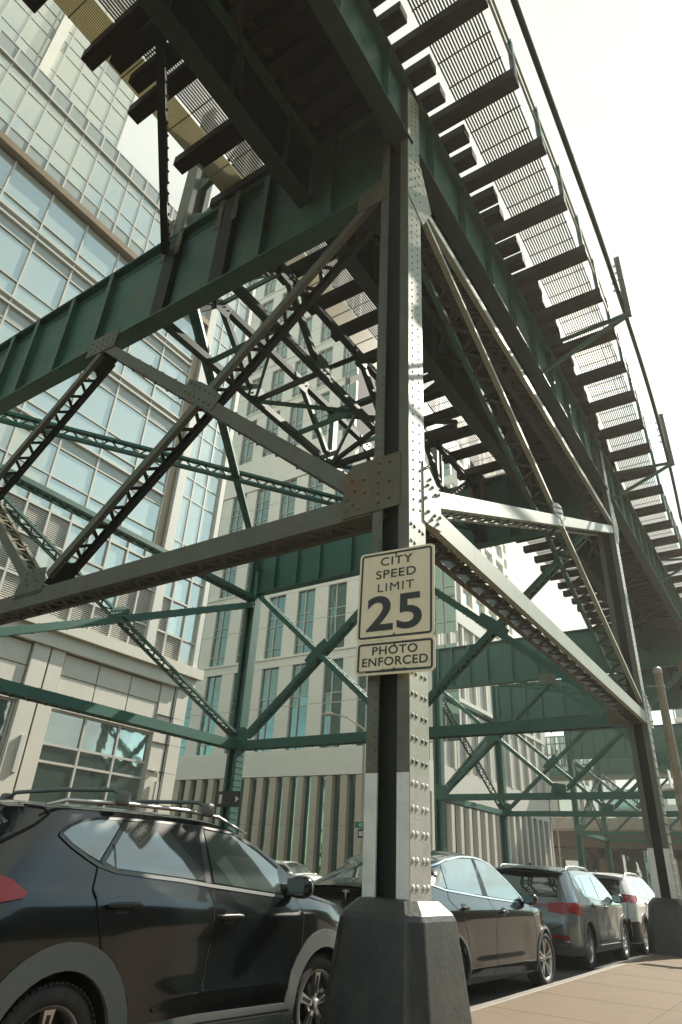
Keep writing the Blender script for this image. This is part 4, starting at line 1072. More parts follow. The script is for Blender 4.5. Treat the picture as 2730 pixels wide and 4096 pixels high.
    def outline(c):
        """side silhouette with wheel openings"""
        s = c.sp; ry, fy = s['rry']*.085, s['fry']*.085
        pts = []
        zb = s['zbot']
        zt = s['top'][0][1]
        for j in range(9): z = zb+(zt-zb)*j/8; pts.append((c.yr(z)+s['rry']*.085, z))
        pts += [(t[0], t[1]) for t in s['top'] if t[0] > pts[-1][0]+.02 and t[0] < c.yf(t[1])-fy-.02]
        zf = s['top'][-1][1]
        for j in range(7): z = zf+(zb-zf)*j/6; pts.append((c.yf(z)-fy, z))
        for (yc, zc) in ((s['fw'], s['zc']), (s['rw'], s['zc'])):
            r = s['arch']; a0 = math.asin((zb-zc)/r)
            for k in range(17):
                a = a0+(math.pi-2*a0)*k/16; pts.append((yc+r*math.cos(a), zc+r*math.sin(a)))
        return pts
    def arch(c, yc, ri, ro, za=None, fr=1., m=None, off=.012):
        s = c.sp; zb = s['zbot']; zc = s['zc']; a0 = math.asin((zb-zc)/ri); a1 = math.asin((zb-zc)/ro)
        poly = [(yc+ri*math.cos(a0+(math.pi-2*a0)*k/20), zc+ri*math.sin(a0+(math.pi-2*a0)*k/20)) for k in range(21)]
        poly += [(yc+ro*math.cos(math.pi-a1-(math.pi-2*a1)*k/20), zc+ro*math.sin(math.pi-a1-(math.pi-2*a1)*k/20)) for k in range(21)]
        poly = [(min(max(p[0], c.yr(p[1])+.03), c.yf(p[1])-.05), p[1]) for p in poly]
        c.panel('wheel_arch_trim', poly, m or M['cladding'], off=off, thick=.03)
    def wheel(c, y, style, rim):
        s = c.sp; Rt = s['R']; zc = Rt; 
        for sg in (1, -1):
            xo = s['w']-.035
            hub = MB()
            def lathe(mb, prof, n=56):
                vs = []; fs = []
                for (rr, xx) in prof: vs += [(sg*xx, y+rr*math.cos(2*math.pi*k/n), zc+rr*math.sin(2*math.pi*k/n)) for k in range(n)]
                for i in range(len(prof)-1):
                    for k in range(n): fs.append((i*n+k, i*n+(k+1) % n, (i+1)*n+(k+1) % n, (i+1)*n+k))
                mb.add(vs, fs, True)
            lathe(hub, [(.001,xo-.10),(rim-.01,xo-.10),(rim-.012,xo-.2)])
            me = hub.build('wheel', M['black_plastic'], None); me.parent = c.root
            ty = MB(); lathe(ty, [(rim-.004,xo-.20),(rim+.0,xo-.012),(rim+.012,xo-.002),(rim+.05,xo+.004),(Rt-.03,xo-.004),(Rt-.008,xo-.022),(Rt,xo-.05),(Rt,xo-.2),(Rt-.03,xo-.23),(rim,xo-.22)], 72)
            for k in range(60):
                a = 2*math.pi*k/60; ca, sa = math.cos(a), math.sin(a)
                ty.obox((sg*(xo-.028), y+(Rt-.004)*ca, zc+(Rt-.004)*sa), (1,0,0), (0,-sa,ca), (0,ca,sa), .05, .022, .012)
            t = ty.build('tyre', M['rubber'], None); t.parent = me
            rm = MB(); lathe(rm, [(rim-.022,xo-.11),(rim-.02,xo-.03),(rim-.012,xo-.016),(rim,xo-.012)])
            lathe(rm, [(.001,xo-.035),(.055,xo-.035),(.066,xo-.05),(.068,xo-.09)], 24)
            n = {'five':5,'ten':5,'multi':7}[style]
            for k in range(n):
                a = 2*math.pi*k/n+.3
                arms = {'five':((0.,.5),), 'ten':((-.17,.26),(.17,.26)), 'multi':((0,.3),)}[style]
                for (da, wd) in arms:
                    a2 = a+da; r1 = rim-.018
                    def pt(rr, aa, xx): return (sg*xx, y+rr*math.cos(aa), zc+rr*math.sin(aa))
                    hw0 = wd*.11/.05*.05/.055; h0 = .42*wd; h1 = wd*.5
                    poly = [pt(.05,a2-h0*1.6,xo-.034),pt(r1,a2-h1*.62,xo-.018),pt(r1,a2+h1*.62,xo-.018),pt(.05,a2+h0*1.6,xo-.034)]
                    rm.prism(poly, (-sg*.035,0,0))
                    if style == 'five':
                        pass
            r_ = rm.build('rim', M['alloy'], None); r_.parent = me
            if style == 'five':
                dk = MB()
                for k in range(5):
                    a = 2*math.pi*k/5+.3
                    p = [pt(.085,a-.16,xo-.0275),pt(rim*.82,a-.05,xo-.0195),pt(rim*.82,a+.05,xo-.0195),pt(.085,a+.16,xo-.0275)]
                    dk.prism(p, (sg*.004,0,0))
                d_ = dk.build('spoke_inlay', M['black_plastic'], None); d_.parent = me
            for k in range(5):
                pass
    def blob(c, name, ctr, rad, m, parent=None, pw=2.6, both=False):
        """rounded box"""
        q = []; F = []; nu, nv = 18, 10
        for j in range(nv+1):
            for i in range(nu):
                th = 2*math.pi*i/nu; ph = -math.pi/2+math.pi*j/nv
                d = V((math.cos(ph)*math.cos(th), math.cos(ph)*math.sin(th), math.sin(ph)))
                k = (abs(d.x)**pw+abs(d.y)**pw+abs(d.z)**pw)**(-1/pw)
                q.append(V(ctr)+V((d.x*k*rad[0], d.y*k*rad[1], d.z*k*rad[2])))
        for j in range(nv):
            for i in range(nu): F.append((j*nu+i, j*nu+(i+1) % nu, (j+1)*nu+(i+1) % nu, (j+1)*nu+i))
        o = c.mesh(name, q, F, m, parent)
        if both: c.mesh(name, [V((-p.x,p.y,p.z)) for p in q], [f[::-1] for f in F], m, parent)
        return o
    def mirror(c, y, z, m, size=(.11,.08,.085)):
        x = c.side(y, z).x+.13
        o = c.blob('wing_mirror', (x,y,z), size, m, pw=2.8)
        c.mesh('mirror_glass', [(x-size[0]*.8,y-size[1]-.004,z-size[2]*.72),(x+size[0]*.8,y-size[1]-.004,z-size[2]*.72),(x+size[0]*.8,y-size[1]-.004,z+size[2]*.72),(x-size[0]*.8,y-size[1]-.004,z+size[2]*.72)], [(0,1,2,3)], M['car_glass'], o, False)
        mb = MB(); mb.bar((x-.16,y+.04,z-.05),(x-.05,y+.01,z-.03),.05,.03,(0,1,0)); c.mesh('mirror_arm', mb.v, mb.f, M['black_plastic'], o, False)
        c.blob('wing_mirror', (-x,y,z), size, m, pw=2.8)
    def handle(c, y0, y1, z0, z1, m):
        a = c.side(y0, z0); b = c.side(y1, z1); mid = (a+b)/2
        o = c.blob('door_handle', mid+V((.028,0,0)), (.016,(b-a).length/2,.018), m, pw=3.2)
        p = c.panel('handle_cup', [(mid.y-.055,mid.z-.05),(mid.y+.055,mid.z-.05),(mid.y+.07,mid.z),(mid.y+.055,mid.z+.045),(mid.y-.055,mid.z+.045),(mid.y-.07,mid.z)], M['black_plastic'], off=.005, both=False)
    def base(c, pm):
        s = c.sp
        c.panel('body_side', c.outline(), pm, step=.055)
        zt = s['top'][0][1]; zf = s['top'][-1][1]
        c.end('rear_end', s['zbot'], zt, pm); c.end('front_end', s['zbot'], zf, pm, True)
        # underbody and wheel wells
        mb = MB(); w = s['w']-.10; L_ = s['L']; mb.box(-w,w,.45,L_-.45,.2,.26)
        y0 = s['rw']-s['arch']; 
        for yc in (s['rw'], s['fw']):
            for sg in (1,-1):
                n = 12; r = s['arch']+.02; xo = s['w']-.03
                vs = []; fs = []
                for k in range(n+1):
                    a = math.pi*k/n
                    for xx in (xo-.02, xo-.36): vs.append((sg*xx, yc+r*math.cos(a), s['zc']+r*math.sin(a)))
                for k in range(n): fs.append((2*k,2*k+1,2*k+3,2*k+2))
                b = len(vs); vs += [(sg*(xo-.36), yc+r*math.cos(math.pi*k/n), s['zc']+r*math.sin(math.pi*k/n)) for k in range(n+1)]
                fs.append(tuple(range(b, b+n+1)))
                mb.add(vs, fs)
        c.mesh('underbody', mb.v, mb.f, M['dark'], None, False)
    def top(c, segs):
        rows = c.sp['top']; den = []
        for (y0, z0, c0, b0), (y1, z1, c1, b1) in zip(rows, rows[1:]):
            k = max(1, int(math.hypot(y1-y0, z1-z0)/.06))
            for j in range(k):
                t = j/k; den.append((y0+(y1-y0)*t, z0+(z1-z0)*t, c0+(c1-c0)*t, b0+(b1-b0)*t))
        den.append(rows[-1])
        for name, ya, yb, m in segs:
            sel = [r for r in den if ya-1e-6 <= r[0] <= yb+1e-6]
            c.loft(name, sel, m)

# --- dark compact SUV in front
T = Car('parked_suv', 'dark teal-grey SUV with roof bars and grey cladding, closest to the camera', -4.75, 2.06, 0, dict(
    L=4.48, w=.925, zb=.98, tw=.27, th=.68, zbot=.27, zc=.375, R=.36, arch=.405, rw=.885, fw=3.535,
    rear=[(.2,.16),(.45,.04),(.75,.0),(1.0,.05),(1.12,.10),(1.2,.14),(1.4,.28),(1.55,.40),(1.66,.48)], front=[(.2,4.25),(.45,4.42),(.7,4.46),(.95,4.36),(1.05,4.2)],
    rry=.42, rrx=.24, fry=.85, frx=.34,
    top=[(.5,1.615,.03,0),(.75,1.632,.05,0),(1.3,1.648,.055,0),(1.9,1.655,.055,0),(2.2,1.648,.05,.03),(2.42,1.615,.05,.08),(2.72,1.51,.06,.16),(2.95,1.40,.07,.22),(3.06,1.325,.07,.25),(3.2,1.19,.08,.16),(3.5,1.14,.08,.06),(3.9,1.075,.08,.0),(4.1,1.0,.07,0),(4.25,.9,.05,0)],
    crease=((1.17,1.03,.05,.016,.3,3.9),(.60,.56,.06,.020,1.5,3.2),(.84,.84,.30,-.012,1.2,3.2))))
pm = M['paint_dark']; T.base(pm)
T.top([('roof',.4,2.42,pm),('windscreen',2.42,3.2,M['car_glass']),('bonnet',3.2,4.4,pm)])
rd = T.panel('rear_door', [(1.315,1.612),(1.065,1.325),(1.018,1.188),(1.074,1.002),(1.12,.88),(1.25,.80),(1.40,.60),(1.43,.46),(2.04,.44),(2.06,.62),(2.094,.91),(2.096,1.10),(2.07,1.2),(2.062,1.615)], pm, off=.003)
fd = T.panel('front_door', [(2.078,1.612),(2.084,1.2),(2.108,1.10),(2.106,.91),(2.072,.62),(2.05,.44),(3.10,.42),(3.13,.5),(3.192,.73),(3.20,1.012),(3.13,1.13),(3.06,1.30),(2.95,1.385),(2.72,1.495),(2.43,1.598)], pm, off=.003)
T.panel('side_window', [(1.345,1.588),(1.12,1.335),(1.21,1.302),(1.79,1.262),(2.03,1.245),(2.03,1.602),(1.7,1.604)], M['car_glass'], off=.007, parent=rd)
T.panel('side_window', [(2.10,1.585),(2.125,1.235),(2.92,1.168),(2.925,1.34),(2.70,1.462),(2.44,1.568)], M['car_glass_clear'], off=.007, parent=fd)
T.panel('quarter_window', [(.80,1.482),(.86,1.522),(.96,1.562),(1.10,1.583),(1.295,1.594),(1.07,1.34),(.98,1.375),(.87,1.43)], M['car_glass'], off=.006)
T.line('window_trim', [(.775,1.48),(.86,1.42),(.97,1.362),(1.065,1.318),(1.21,1.284),(1.79,1.246),(2.08,1.218),(2.95,1.148)], .022, M['cladding'], .009)
T.line('window_trim', [(.775,1.48),(.82,1.52),(.947,1.57),(1.09,1.594),(1.31,1.606),(1.7,1.614),(2.07,1.612),(2.43,1.59),(2.70,1.483),(2.94,1.362)], .016, M['black_plastic'], .009)
T.panel('door_pillar_trim', [(2.035,1.605),(2.035,1.235),(2.095,1.23),(2.09,1.60)], M['black_plastic'], off=.006)
T.line('window_trim', [(1.09,1.335),(1.20,1.30),(1.20,1.45)], .014, M['cladding'], .010)
T.line('door_gap', [(1.312,1.61),(1.063,1.325),(1.018,1.188),(1.074,1.002),(1.115,.883),(1.15,.74)], .009, M['gap'], .005)
T.line('door_gap', [(2.07,1.2),(2.097,1.104),(2.094,.908),(2.056,.616),(2.06,.535),(2.03,.42)], .009, M['gap'], .0055)
T.line('door_gap', [(3.13,1.14),(3.198,1.012),(3.188,.73),(3.13,.5)], .009, M['gap'], .0055)
T.line('door_gap', [(.57,1.63),(.68,1.625),(.71,1.59),(.61,1.52),(.42,1.42),(.27,1.33)], .014, M['gap'], .006)
T.line('bonnet_gap', [(3.08,1.225),(3.22,1.165),(3.65,1.092),(3.92,1.045)], .008, M['gap'], .005)
T.panel('tail_glass', [(.35,1.60),(.44,1.592),(.475,1.53),(.45,1.47),(.37,1.41),(.33,1.395)], M['car_glass'], off=.006)
T.panel('tail_lamp', [(.20,1.26),(.33,1.255),(.46,1.225),(.552,1.158),(.528,1.138),(.40,1.115),(.18,1.10)], M['red_lamp'], off=.014, thick=.02)
T.arch(.885,.405,.545); T.arch(3.535,.405,.535)
T.panel('sill_cladding', [(1.41,.275),(1.43,.455),(2.02,.462),(3.09,.432),(3.03,.27)], M['cladding'], off=.010, thick=.02)
T.panel('door_moulding', [(1.60,.535),(1.75,.575),(2.05,.585),(2.9,.575),(3.02,.55),(3.02,.52),(2.05,.515),(1.62,.51)], pm, off=.016, thick=.016)
T.line('sill_trim', [(1.45,.39),(2.04,.41),(3.07,.383)], .012, M['black_plastic'], .012)
T.panel('bumper_cladding', [(.12,.28),(.06,.55),(.22,.66),(.36,.6),(.42,.3)], M['cladding'], off=.01)
T.handle(1.11,1.384,1.118,1.085,M['black_plastic']); T.handle(2.13,2.404,1.041,1.004,M['black_plastic'])
T.wheel(.885,'five',.252); T.wheel(3.535,'five',.252)
T.mirror(3.06,1.225,pm)
for sg in (1,-1):
    mb = MB(); mb.tube([(sg*.70,.66,1.64),(sg*.695,.80,1.68),(sg*.69,1.3,1.705),(sg*.69,1.9,1.712),(sg*.69,2.25,1.695),(sg*.70,2.6,1.595)], [.008,.013,.015,.015,.013,.008], 8)
    T.mesh('roof_rail', mb.v, mb.f, M['alloy'])
for yy in (1.24,2.10):
    mb = MB(); mb.tube([(-.72,yy,1.745),(-.6,yy-.0,1.79),(0,yy-.01,1.80),(.6,yy,1.79),(.72,yy,1.745)], .015, 8)
    o = T.mesh('cross_bar', mb.v, mb.f, M['cladding'])
    for sg in (1,-1): T.blob('bar_foot', (sg*.715,yy,1.735), (.035,.05,.05), M['cladding'], o, 4)
mb = MB(); mb.tube([(0,.72,1.68),(0,.55,1.98)], [.012,.006], 6); T.mesh('antenna', mb.v, mb.f, M['black_plastic'])

# --- black electric crossover behind it
E_ = Car('electric_crossover', 'glossy black fastback electric car with T emblem, half behind the nearest column', -4.99, 7.67, R(3), dict(
    L=4.78, w=.96, zb=.92, tw=.33, th=.70, zbot=.22, zc=.345, R=.352, arch=.395, rw=.98, fw=3.96,
    rear=[(.15,.14),(.4,.02),(.7,.0),(.95,.04),(1.08,.05),(1.17,.03),(1.2,.12),(1.3,.42),(1.42,.75)], front=[(.15,4.6),(.4,4.72),(.6,4.75),(.75,4.62),(.8,4.5)],
    rry=.46, rrx=.28, fry=1.0, frx=.42,
    top=[(.12,1.17,.035,-.06),(.40,1.235,.06,-.04),(.75,1.45,.08,-.02),(1.0,1.535,.085,0),(1.5,1.612,.07,0),(2.1,1.638,.06,.0),(2.45,1.62,.06,.05),(2.72,1.545,.07,.14),(3.0,1.36,.08,.24),(3.27,1.13,.09,.30),(3.5,1.05,.09,.12),(3.8,.99,.09,.03),(4.15,.885,.09,0),(4.42,.74,.08,0)],
    crease=((1.06,.98,.05,.014,.4,4.2),(.42,.42,.07,.015,1.4,3.3),(.75,.75,.25,-.012,1.2,3.4))))
pm = M['paint_black']; E_.base(pm)
E_.top([('tailgate_top',.1,.40,pm),('rear_window',.40,1.0,M['car_glass']),('roof_glass',1.0,2.45,M['car_glass']),('windscreen',2.45,3.27,M['car_glass']),('bonnet',3.27,4.5,pm)])
E_.panel('side_window', [(.64,1.30),(.75,1.40),(1.07,1.475),(1.11,1.49),(1.015,1.235),(.90,1.235),(.74,1.27)], M['car_glass'], off=.006)
E_.panel('side_window', [(1.13,1.495),(1.5,1.57),(2.12,1.595),(1.965,1.165),(1.5,1.185),(1.035,1.228)], M['car_glass'], off=.006)
E_.panel('side_window', [(2.22,1.595),(2.45,1.58),(2.68,1.525),(2.96,1.345),(3.18,1.16),(3.05,1.10),(2.125,1.155)], M['car_glass_clear'], off=.006)
E_.panel('door_pillar_trim', [(2.12,1.595),(2.22,1.597),(2.125,1.155),(1.965,1.165)], M['black_plastic'], off=.005)
E_.line('window_trim', [(.55,1.30),(.74,1.43),(1.0,1.49),(1.29,1.555),(1.84,1.618),(2.25,1.622),(2.47,1.598),(2.70,1.54),(3.0,1.345),(3.25,1.14)], .020, M['chrome'], .010)
E_.line('window_trim', [(.55,1.30),(.70,1.262),(.964,1.217),(1.52,1.177),(2.03,1.143),(3.08,1.085)], .018, M['chrome'], .010)
E_.line('door_gap', [(2.03,1.14),(2.12,1.115),(2.225,.893),(2.191,.506),(2.1,.285)], .008, M['gap'], .005)
E_.line('door_gap', [(3.40,1.04),(3.455,.987),(3.565,.757),(3.50,.5),(3.466,.231)], .008, M['gap'], .005)
E_.line('door_gap', [(1.03,1.22),(.98,1.12),(1.22,.93),(1.37,.72),(1.42,.40)], .008, M['gap'], .005)
E_.arch(.98,.395,.43); E_.arch(3.96,.395,.43)
E_.panel('sill_cladding', [(1.38,.225),(1.40,.285),(3.50,.24),(3.50,.225)], M['black_plastic'], off=.012, thick=.02)
E_.handle(1.225,1.419,1.042,1.008,M['paint_black']); E_.handle(2.36,2.55,.99,.965,M['paint_black'])
E_.wheel(.98,'ten',.255); E_.wheel(3.96,'ten',.255); E_.mirror(3.30,1.13,pm,(.10,.09,.075))
E_.panel('tail_lamp', [(.56,1.05),(.86,1.12),(.90,1.02),(.78,.96),(.58,1.0)], M['dark_red'], 'rear', off=.008, both=True)
E_.line('boot_gap', [(-.9,1.09),(-.45,1.165),(0,1.175),(.45,1.165),(.9,1.09)], .012, M['gap'], .004, 'rear', False)
E_.panel('number_plate', [(-.16,.80),(.16,.80),(.16,.93),(-.16,.93)], M['plate_yel'], 'rear', off=.012, both=False)
mb = MB(); y = E_.rear(0,1.10).y-.012
mb.prism([(-.055,y,1.155),(-.05,y,1.138),(-.018,y,1.142),(0,y,1.045),(.018,y,1.142),(.05,y,1.138),(.055,y,1.155),(0,y,1.168)],(0,-.008,0)); E_.mesh('emblem', mb.v, mb.f, M['chrome'], None, False)
E_.panel('bumper_cladding', [(-.7,.24),(.7,.24),(.75,.5),(-.75,.5)], M['black_plastic'], 'rear', off=.008, both=False)

# --- grey SUV and white SUV further up the kerb
def far_suv(name, label, ox, oy, pm, kind):
    white = kind == 'white'
    c = Car(name, label, ox, oy, 0, dict(
        L=4.46 if not white else 4.62, w=.92, zb=.98, tw=.26, th=.66, zbot=.24, zc=.36, R=.355, arch=.40, rw=.97, fw=3.72,
        rear=[(.2,.12),(.45,.03),(.7,.0),(.92,.06),(1.05,.09),(1.2,.16),(1.4,.30),(1.58,.42)], front=[(.2,4.25),(.5,4.42),(.75,4.44),(.95,4.3)],
        rry=.34, rrx=.22, fry=.8, frx=.34,
        top=[(.45,1.55,.05,0),(.7,1.575,.06,0),(1.3,1.595,.06,0),(2.2,1.585,.06,0),(2.45,1.555,.06,.06),(2.8,1.38,.07,.18),(3.12,1.13,.08,.22),(3.5,1.07,.08,.05),(4.0,1.0,.08,0),(4.25,.9,.06,0)],
        crease=((1.02,.98,.05,.016,.2,4.1),(.5,.5,.06,.014,1.4,3.2),(.78,.78,.25,-.012,1.2,3.3))))
    c.base(pm); c.top([('roof',.4,2.45,pm),('windscreen',2.45,3.12,M['car_glass']),('bonnet',3.12,4.4,pm)])
    c.panel('side_window', [(.86,1.44),(1.05,1.475),(1.22,1.485),(1.10,1.165),(.98,1.19)], M['car_glass'], off=.006)
    c.panel('side_window', [(1.25,1.487),(1.9,1.505),(2.0,1.50),(1.95,1.125),(1.13,1.162)], M['car_glass'], off=.006)
    c.panel('side_window', [(2.05,1.50),(2.4,1.462),(2.74,1.30),(2.95,1.12),(2.85,1.07),(2.0,1.12)], M['car_glass_clear'], off=.006)
    c.line('window_trim', [(.80,1.45),(1.0,1.485),(1.9,1.52),(2.42,1.475),(2.78,1.30),(3.0,1.10)], .02, M['chrome'], .008)
    c.line('window_trim', [(.80,1.45),(.96,1.18),(1.12,1.15),(2.0,1.108),(3.0,1.06)], .016, M['chrome'], .008)
    for pts in ([(1.1,1.15),(1.12,.95),(1.38,.75),(1.4,.3)],[(1.98,1.11),(2.06,.9),(2.02,.3)],[(3.0,1.06),(3.15,.9),(3.1,.3)]): c.line('door_gap', pts, .009, M['gap'], .005)
    cl = M['black_plastic'] if white else M['cladding']
    c.arch(.97,.40,.475,m=cl); c.arch(3.72,.40,.475,m=cl)
    c.panel('sill_cladding', [(1.42,.245),(1.43,.36),(3.26,.34),(3.26,.245)], cl, off=.012, thick=.02)
    c.line('sill_trim', [(1.5,.42),(3.2,.40)], .014, M['chrome'], .012)
    c.handle(1.28,1.46,1.02,1.0,pm); c.handle(2.14,2.32,.99,.97,pm)
    c.wheel(.97,'ten' if white else 'multi',.245); c.wheel(3.72,'ten' if white else 'multi',.245); c.mirror(2.98,1.13,M['black_plastic'] if not white else pm)
    c.panel('rear_window', [(-.62,1.13),(.62,1.13),(.58,1.49),(.4,1.515),(-.4,1.515),(-.58,1.49)], M['car_glass'], 'rear', off=.008, both=False)
    mb = MB(); sp_ = [(x, .40-(.10*(1-(x/.66)**2)), 1.565+.05*(1-(x/.66)**2)) for x in [i*.11 for i in range(-6,7)]]
    vs = []; 
    for (x, y, z) in sp_: vs += [(x,y+.16,z+.02),(x,y-.05,z-.015),(x,y-.05,z-.035),(x,y+.16,z-.05)]
    fs = [(i*4+k,i*4+(k+1)%4,(i+1)*4+(k+1)%4,(i+1)*4+k) for i in range(12) for k in range(4)]
    mb.add(vs, fs, True); c.mesh('roof_spoiler', mb.v, mb.f, pm, None, False)
    for sg in (1,-1):
        mb = MB(); mb.tube([(sg*.66,.62,1.575),(sg*.655,.75,1.63),(sg*.65,1.3,1.655),(sg*.65,2.0,1.648),(sg*.66,2.3,1.585)], [.01,.022,.024,.022,.01], 8); c.mesh('roof_rail', mb.v, mb.f, M['alloy'])
    c.blob('roof_antenna', (0,.62,1.66), (.02,.06,.03), M['black_plastic'])
    if not white:
        c.panel('tail_lamp', [(.45,.90),(.45,1.035),(.9,1.06),(.905,.90),(.75,.87)], M['red_lamp'], 'rear', off=.012, both=True, thick=.015)
        c.panel('tail_lamp', [(.10,1.05),(.42,1.07),(.56,1.02),(.52,.89),(.40,.855),(.12,.90)], M['red_lamp'], off=.012, thick=.015)
        c.panel('tail_lamp_strip', [(-.44,.96),(.44,.96),(.44,1.02),(-.44,1.02)], M['dark_red'], 'rear', off=.010, both=False)
        c.panel('reflector', [(.42,.50),(.80,.50),(.80,.55),(.42,.55)], M['red_lamp'], 'rear', off=.02, both=True)
        c.line('exhaust_trim', [(.38,.36),(.80,.36),(.84,.46),(.38,.46),(.38,.36)], .022, M['chrome'], .02, 'rear')
    else:
        c.panel('tail_lamp', [(.58,1.04),(.58,1.17),(.9,1.19),(.92,1.05)], M['red_lamp'], 'rear', off=.012, both=True, thick=.015)
        c.panel('tail_lamp', [(.12,1.20),(.36,1.19),(.50,1.12),(.44,1.05),(.15,1.03)], M['red_lamp'], off=.012, thick=.015)
        c.panel('bumper_cladding', [(-.8,.26),(.8,.26),(.84,.66),(-.84,.66)], M['black_plastic'], 'rear', off=.012, both=False)
        c.panel('bumper_cladding', [(.1,.26),(.04,.66),(.25,.68),(.50,.62),(.55,.26)], M['black_plastic'], off=.012)
        c.panel('reflector', [(.55,.66),(.80,.66),(.82,.72),(.6,.72)], M['dark_red'], 'rear', off=.02, both=True)
    c.line('boot_gap', [(.70,1.5),(.76,1.1),(.74,.72),(.5,.62)], .01, M['gap'], .004, 'rear')
    c.panel('number_plate', [(-.16,.76),(.16,.76),(.16,.89),(-.16,.89)], M['plate_yel'], 'rear', off=.010, both=False)
    return c
far_suv('grey_suv', 'grey metallic SUV with red tail lamps and roof rails, third along the kerb', -4.92, 13.65, M['paint_grey'], 'grey')
far_suv('white_suv', 'white SUV with black lower cladding, last along the kerb by the second pedestal', -4.88, 18.3, M['paint_white'], 'white')
w2 = far_suv('crossing_suv', 'white SUV facing right on the side street beyond the dark SUV', -24.0, 28.6, M['paint_white'], 'white')
w2.root.rotation_euler = (0,0,R(-90))
# driver-side pane seen through: a few cars parked across the street
w3 = far_suv('far_parked_suv', 'grey SUV parked on the far side of the street behind the white one', -18.6, 46, M['paint_grey'], 'grey')
# ------------------------------------------------------------------ signs and street furniture
def text(name, body, size, loc, rot, m, parent, ext=.002, bold=.0, ax='CENTER', sx=1., track=1.):
    c = bpy.data.curves.new(name, 'FONT'); c.body = body; c.size = size; c.extrude = ext; c.offset = bold; c.align_x = ax; c.align_y = 'CENTER'; c.space_character = track
    o = bpy.data.objects.new(name, c); COL.objects.link(o)
    dg = bpy.context.evaluated_depsgraph_get(); me = bpy.data.meshes.new_from_object(o.evaluated_get(dg)); bpy.data.objects.remove(o)
    me.name = name; me.materials.clear(); me.materials.append(m)
    o = bpy.data.objects.new(name, me); COL.objects.link(o); o.parent = parent; o.location = loc; o.rotation_euler = rot; o.scale = (sx,1,1)
    return o
def rrect(w, h, r, n=6):
    pts = []
    for cx, cz, a0 in ((w/2-r,h/2-r,0),(-w/2+r,h/2-r,90),(-w/2+r,-h/2+r,180),(w/2-r,-h/2+r,270)):
        for k in range(n+1):
            a = R(a0+90*k/n); pts.append((cx+r*math.cos(a), cz+r*math.sin(a)))
    return pts
def plate(mb, w, h, r, y0, y1):
    p = rrect(w, h, r); mb.prism([(a,y0,b) for a, b in p], (0,y1-y0,0))
def ring(mb, w, h, r, t, y):
    o = rrect(w, h, r); i = rrect(w-2*t, h-2*t, max(.005, r-t)); n = len(o)
    vs = [(a,y,b) for a, b in o]+[(a,y,b) for a, b in i]+[(a,y-.0015,b) for a, b in o]+[(a,y-.0015,b) for a, b in i]
    fs = []
    for k in range(n):
        j = (k+1) % n; fs += [(2*n+k,2*n+j,3*n+j,3*n+k),(k,j,2*n+j,2*n+k),(i_ := n+k, 3*n+k, 3*n+j, n+j)]
    mb.add(vs, fs)
def flat_build(mb, name, m, parent):
    me = bpy.data.meshes.new(name); me.from_pydata(mb.v, [], mb.f); me.materials.append(m)
    bm = bmesh.new(); bm.from_mesh(me); bmesh.ops.recalc_face_normals(bm, faces=bm.faces); bm.to_mesh(me); bm.free()
    o = bpy.data.objects.new(name, me); COL.objects.link(o); o.parent = parent; return o
SX = R(90)
def sign(name, label, w, h, loc, rz, ry, rows):
    root = thing(name, label, 'sign', loc); root.rotation_euler = (0, R(ry), R(rz))
    mb = MB(); plate(mb, w, h, .045, .0, .006); flat_build(mb, 'face', M['sign_face'], root)
    mb = MB(); ring(mb, w-.045, h-.045, .035, .021, -.001); flat_build(mb, 'border', M['sign_black'], root)
    for body, size, z, bold, sx, tr in rows:
        text('lettering', body, size, (0,-.003,z), (SX,0,0), M['sign_black'], root, .001, bold, sx=sx, track=tr)
    mb = MB()
    for bx, bz in ((0,h/2-.055),(0,-h/2+.05)):
        mb.rivet((bx,-.001,bz), (0,-1,0), .012, .008)
    flat_build(mb, 'bolt', M['rail'], root)
    return root
sign('speed_limit_sign', 'cream sign on the nearest column reading CITY SPEED LIMIT 25', .835, .955, (-2.985,5.30,3.80), 4, 1.2,
     [('CITY',.128,.352,.0012,1.22,1.1),('SPEED',.128,.210,.0012,1.22,1.1),('LIMIT',.128,.065,.0,1.22,1.14),('25',.50,-.222,.010,1.24,1.04)])
s2 = sign('photo_enforced_sign', 'smaller cream sign reading PHOTO ENFORCED, below the speed limit sign', .835, .335, (-2.990,5.30,3.152), 4, 1.2,
     [('PHOTO',.116,.062,.0016,1.14,1.1),('ENFORCED',.116,-.047,.0016,1.12,1.07),('DEPT OF TRANSPORTATION',.019,-.123,.0004,1.0,1.1)])
text('lettering', 'SR-2191', .022, (-.335,-.004,-.142), (SX,0,0), M['sign_face'], s2, .001, .0004)
# arrow sign on the far column
root = thing('arrow_sign', 'small black sign with white arrow on the far teal column', 'sign', (-16.1,17.5,3.25))
mb = MB(); mb.box(-.50,.50,-.02,0,-.24,.24); flat_build(mb, 'face', M['sign_black'], root)
mb = MB(); mb.prism([(.30,-.024,-.10),(.46,-.024,0),(.30,-.024,.10)],(0,-.004,0)); mb.box(-.44,-.30,-.028,-.024,-.14,.14); flat_build(mb, 'arrow', M['sign_white'], root)
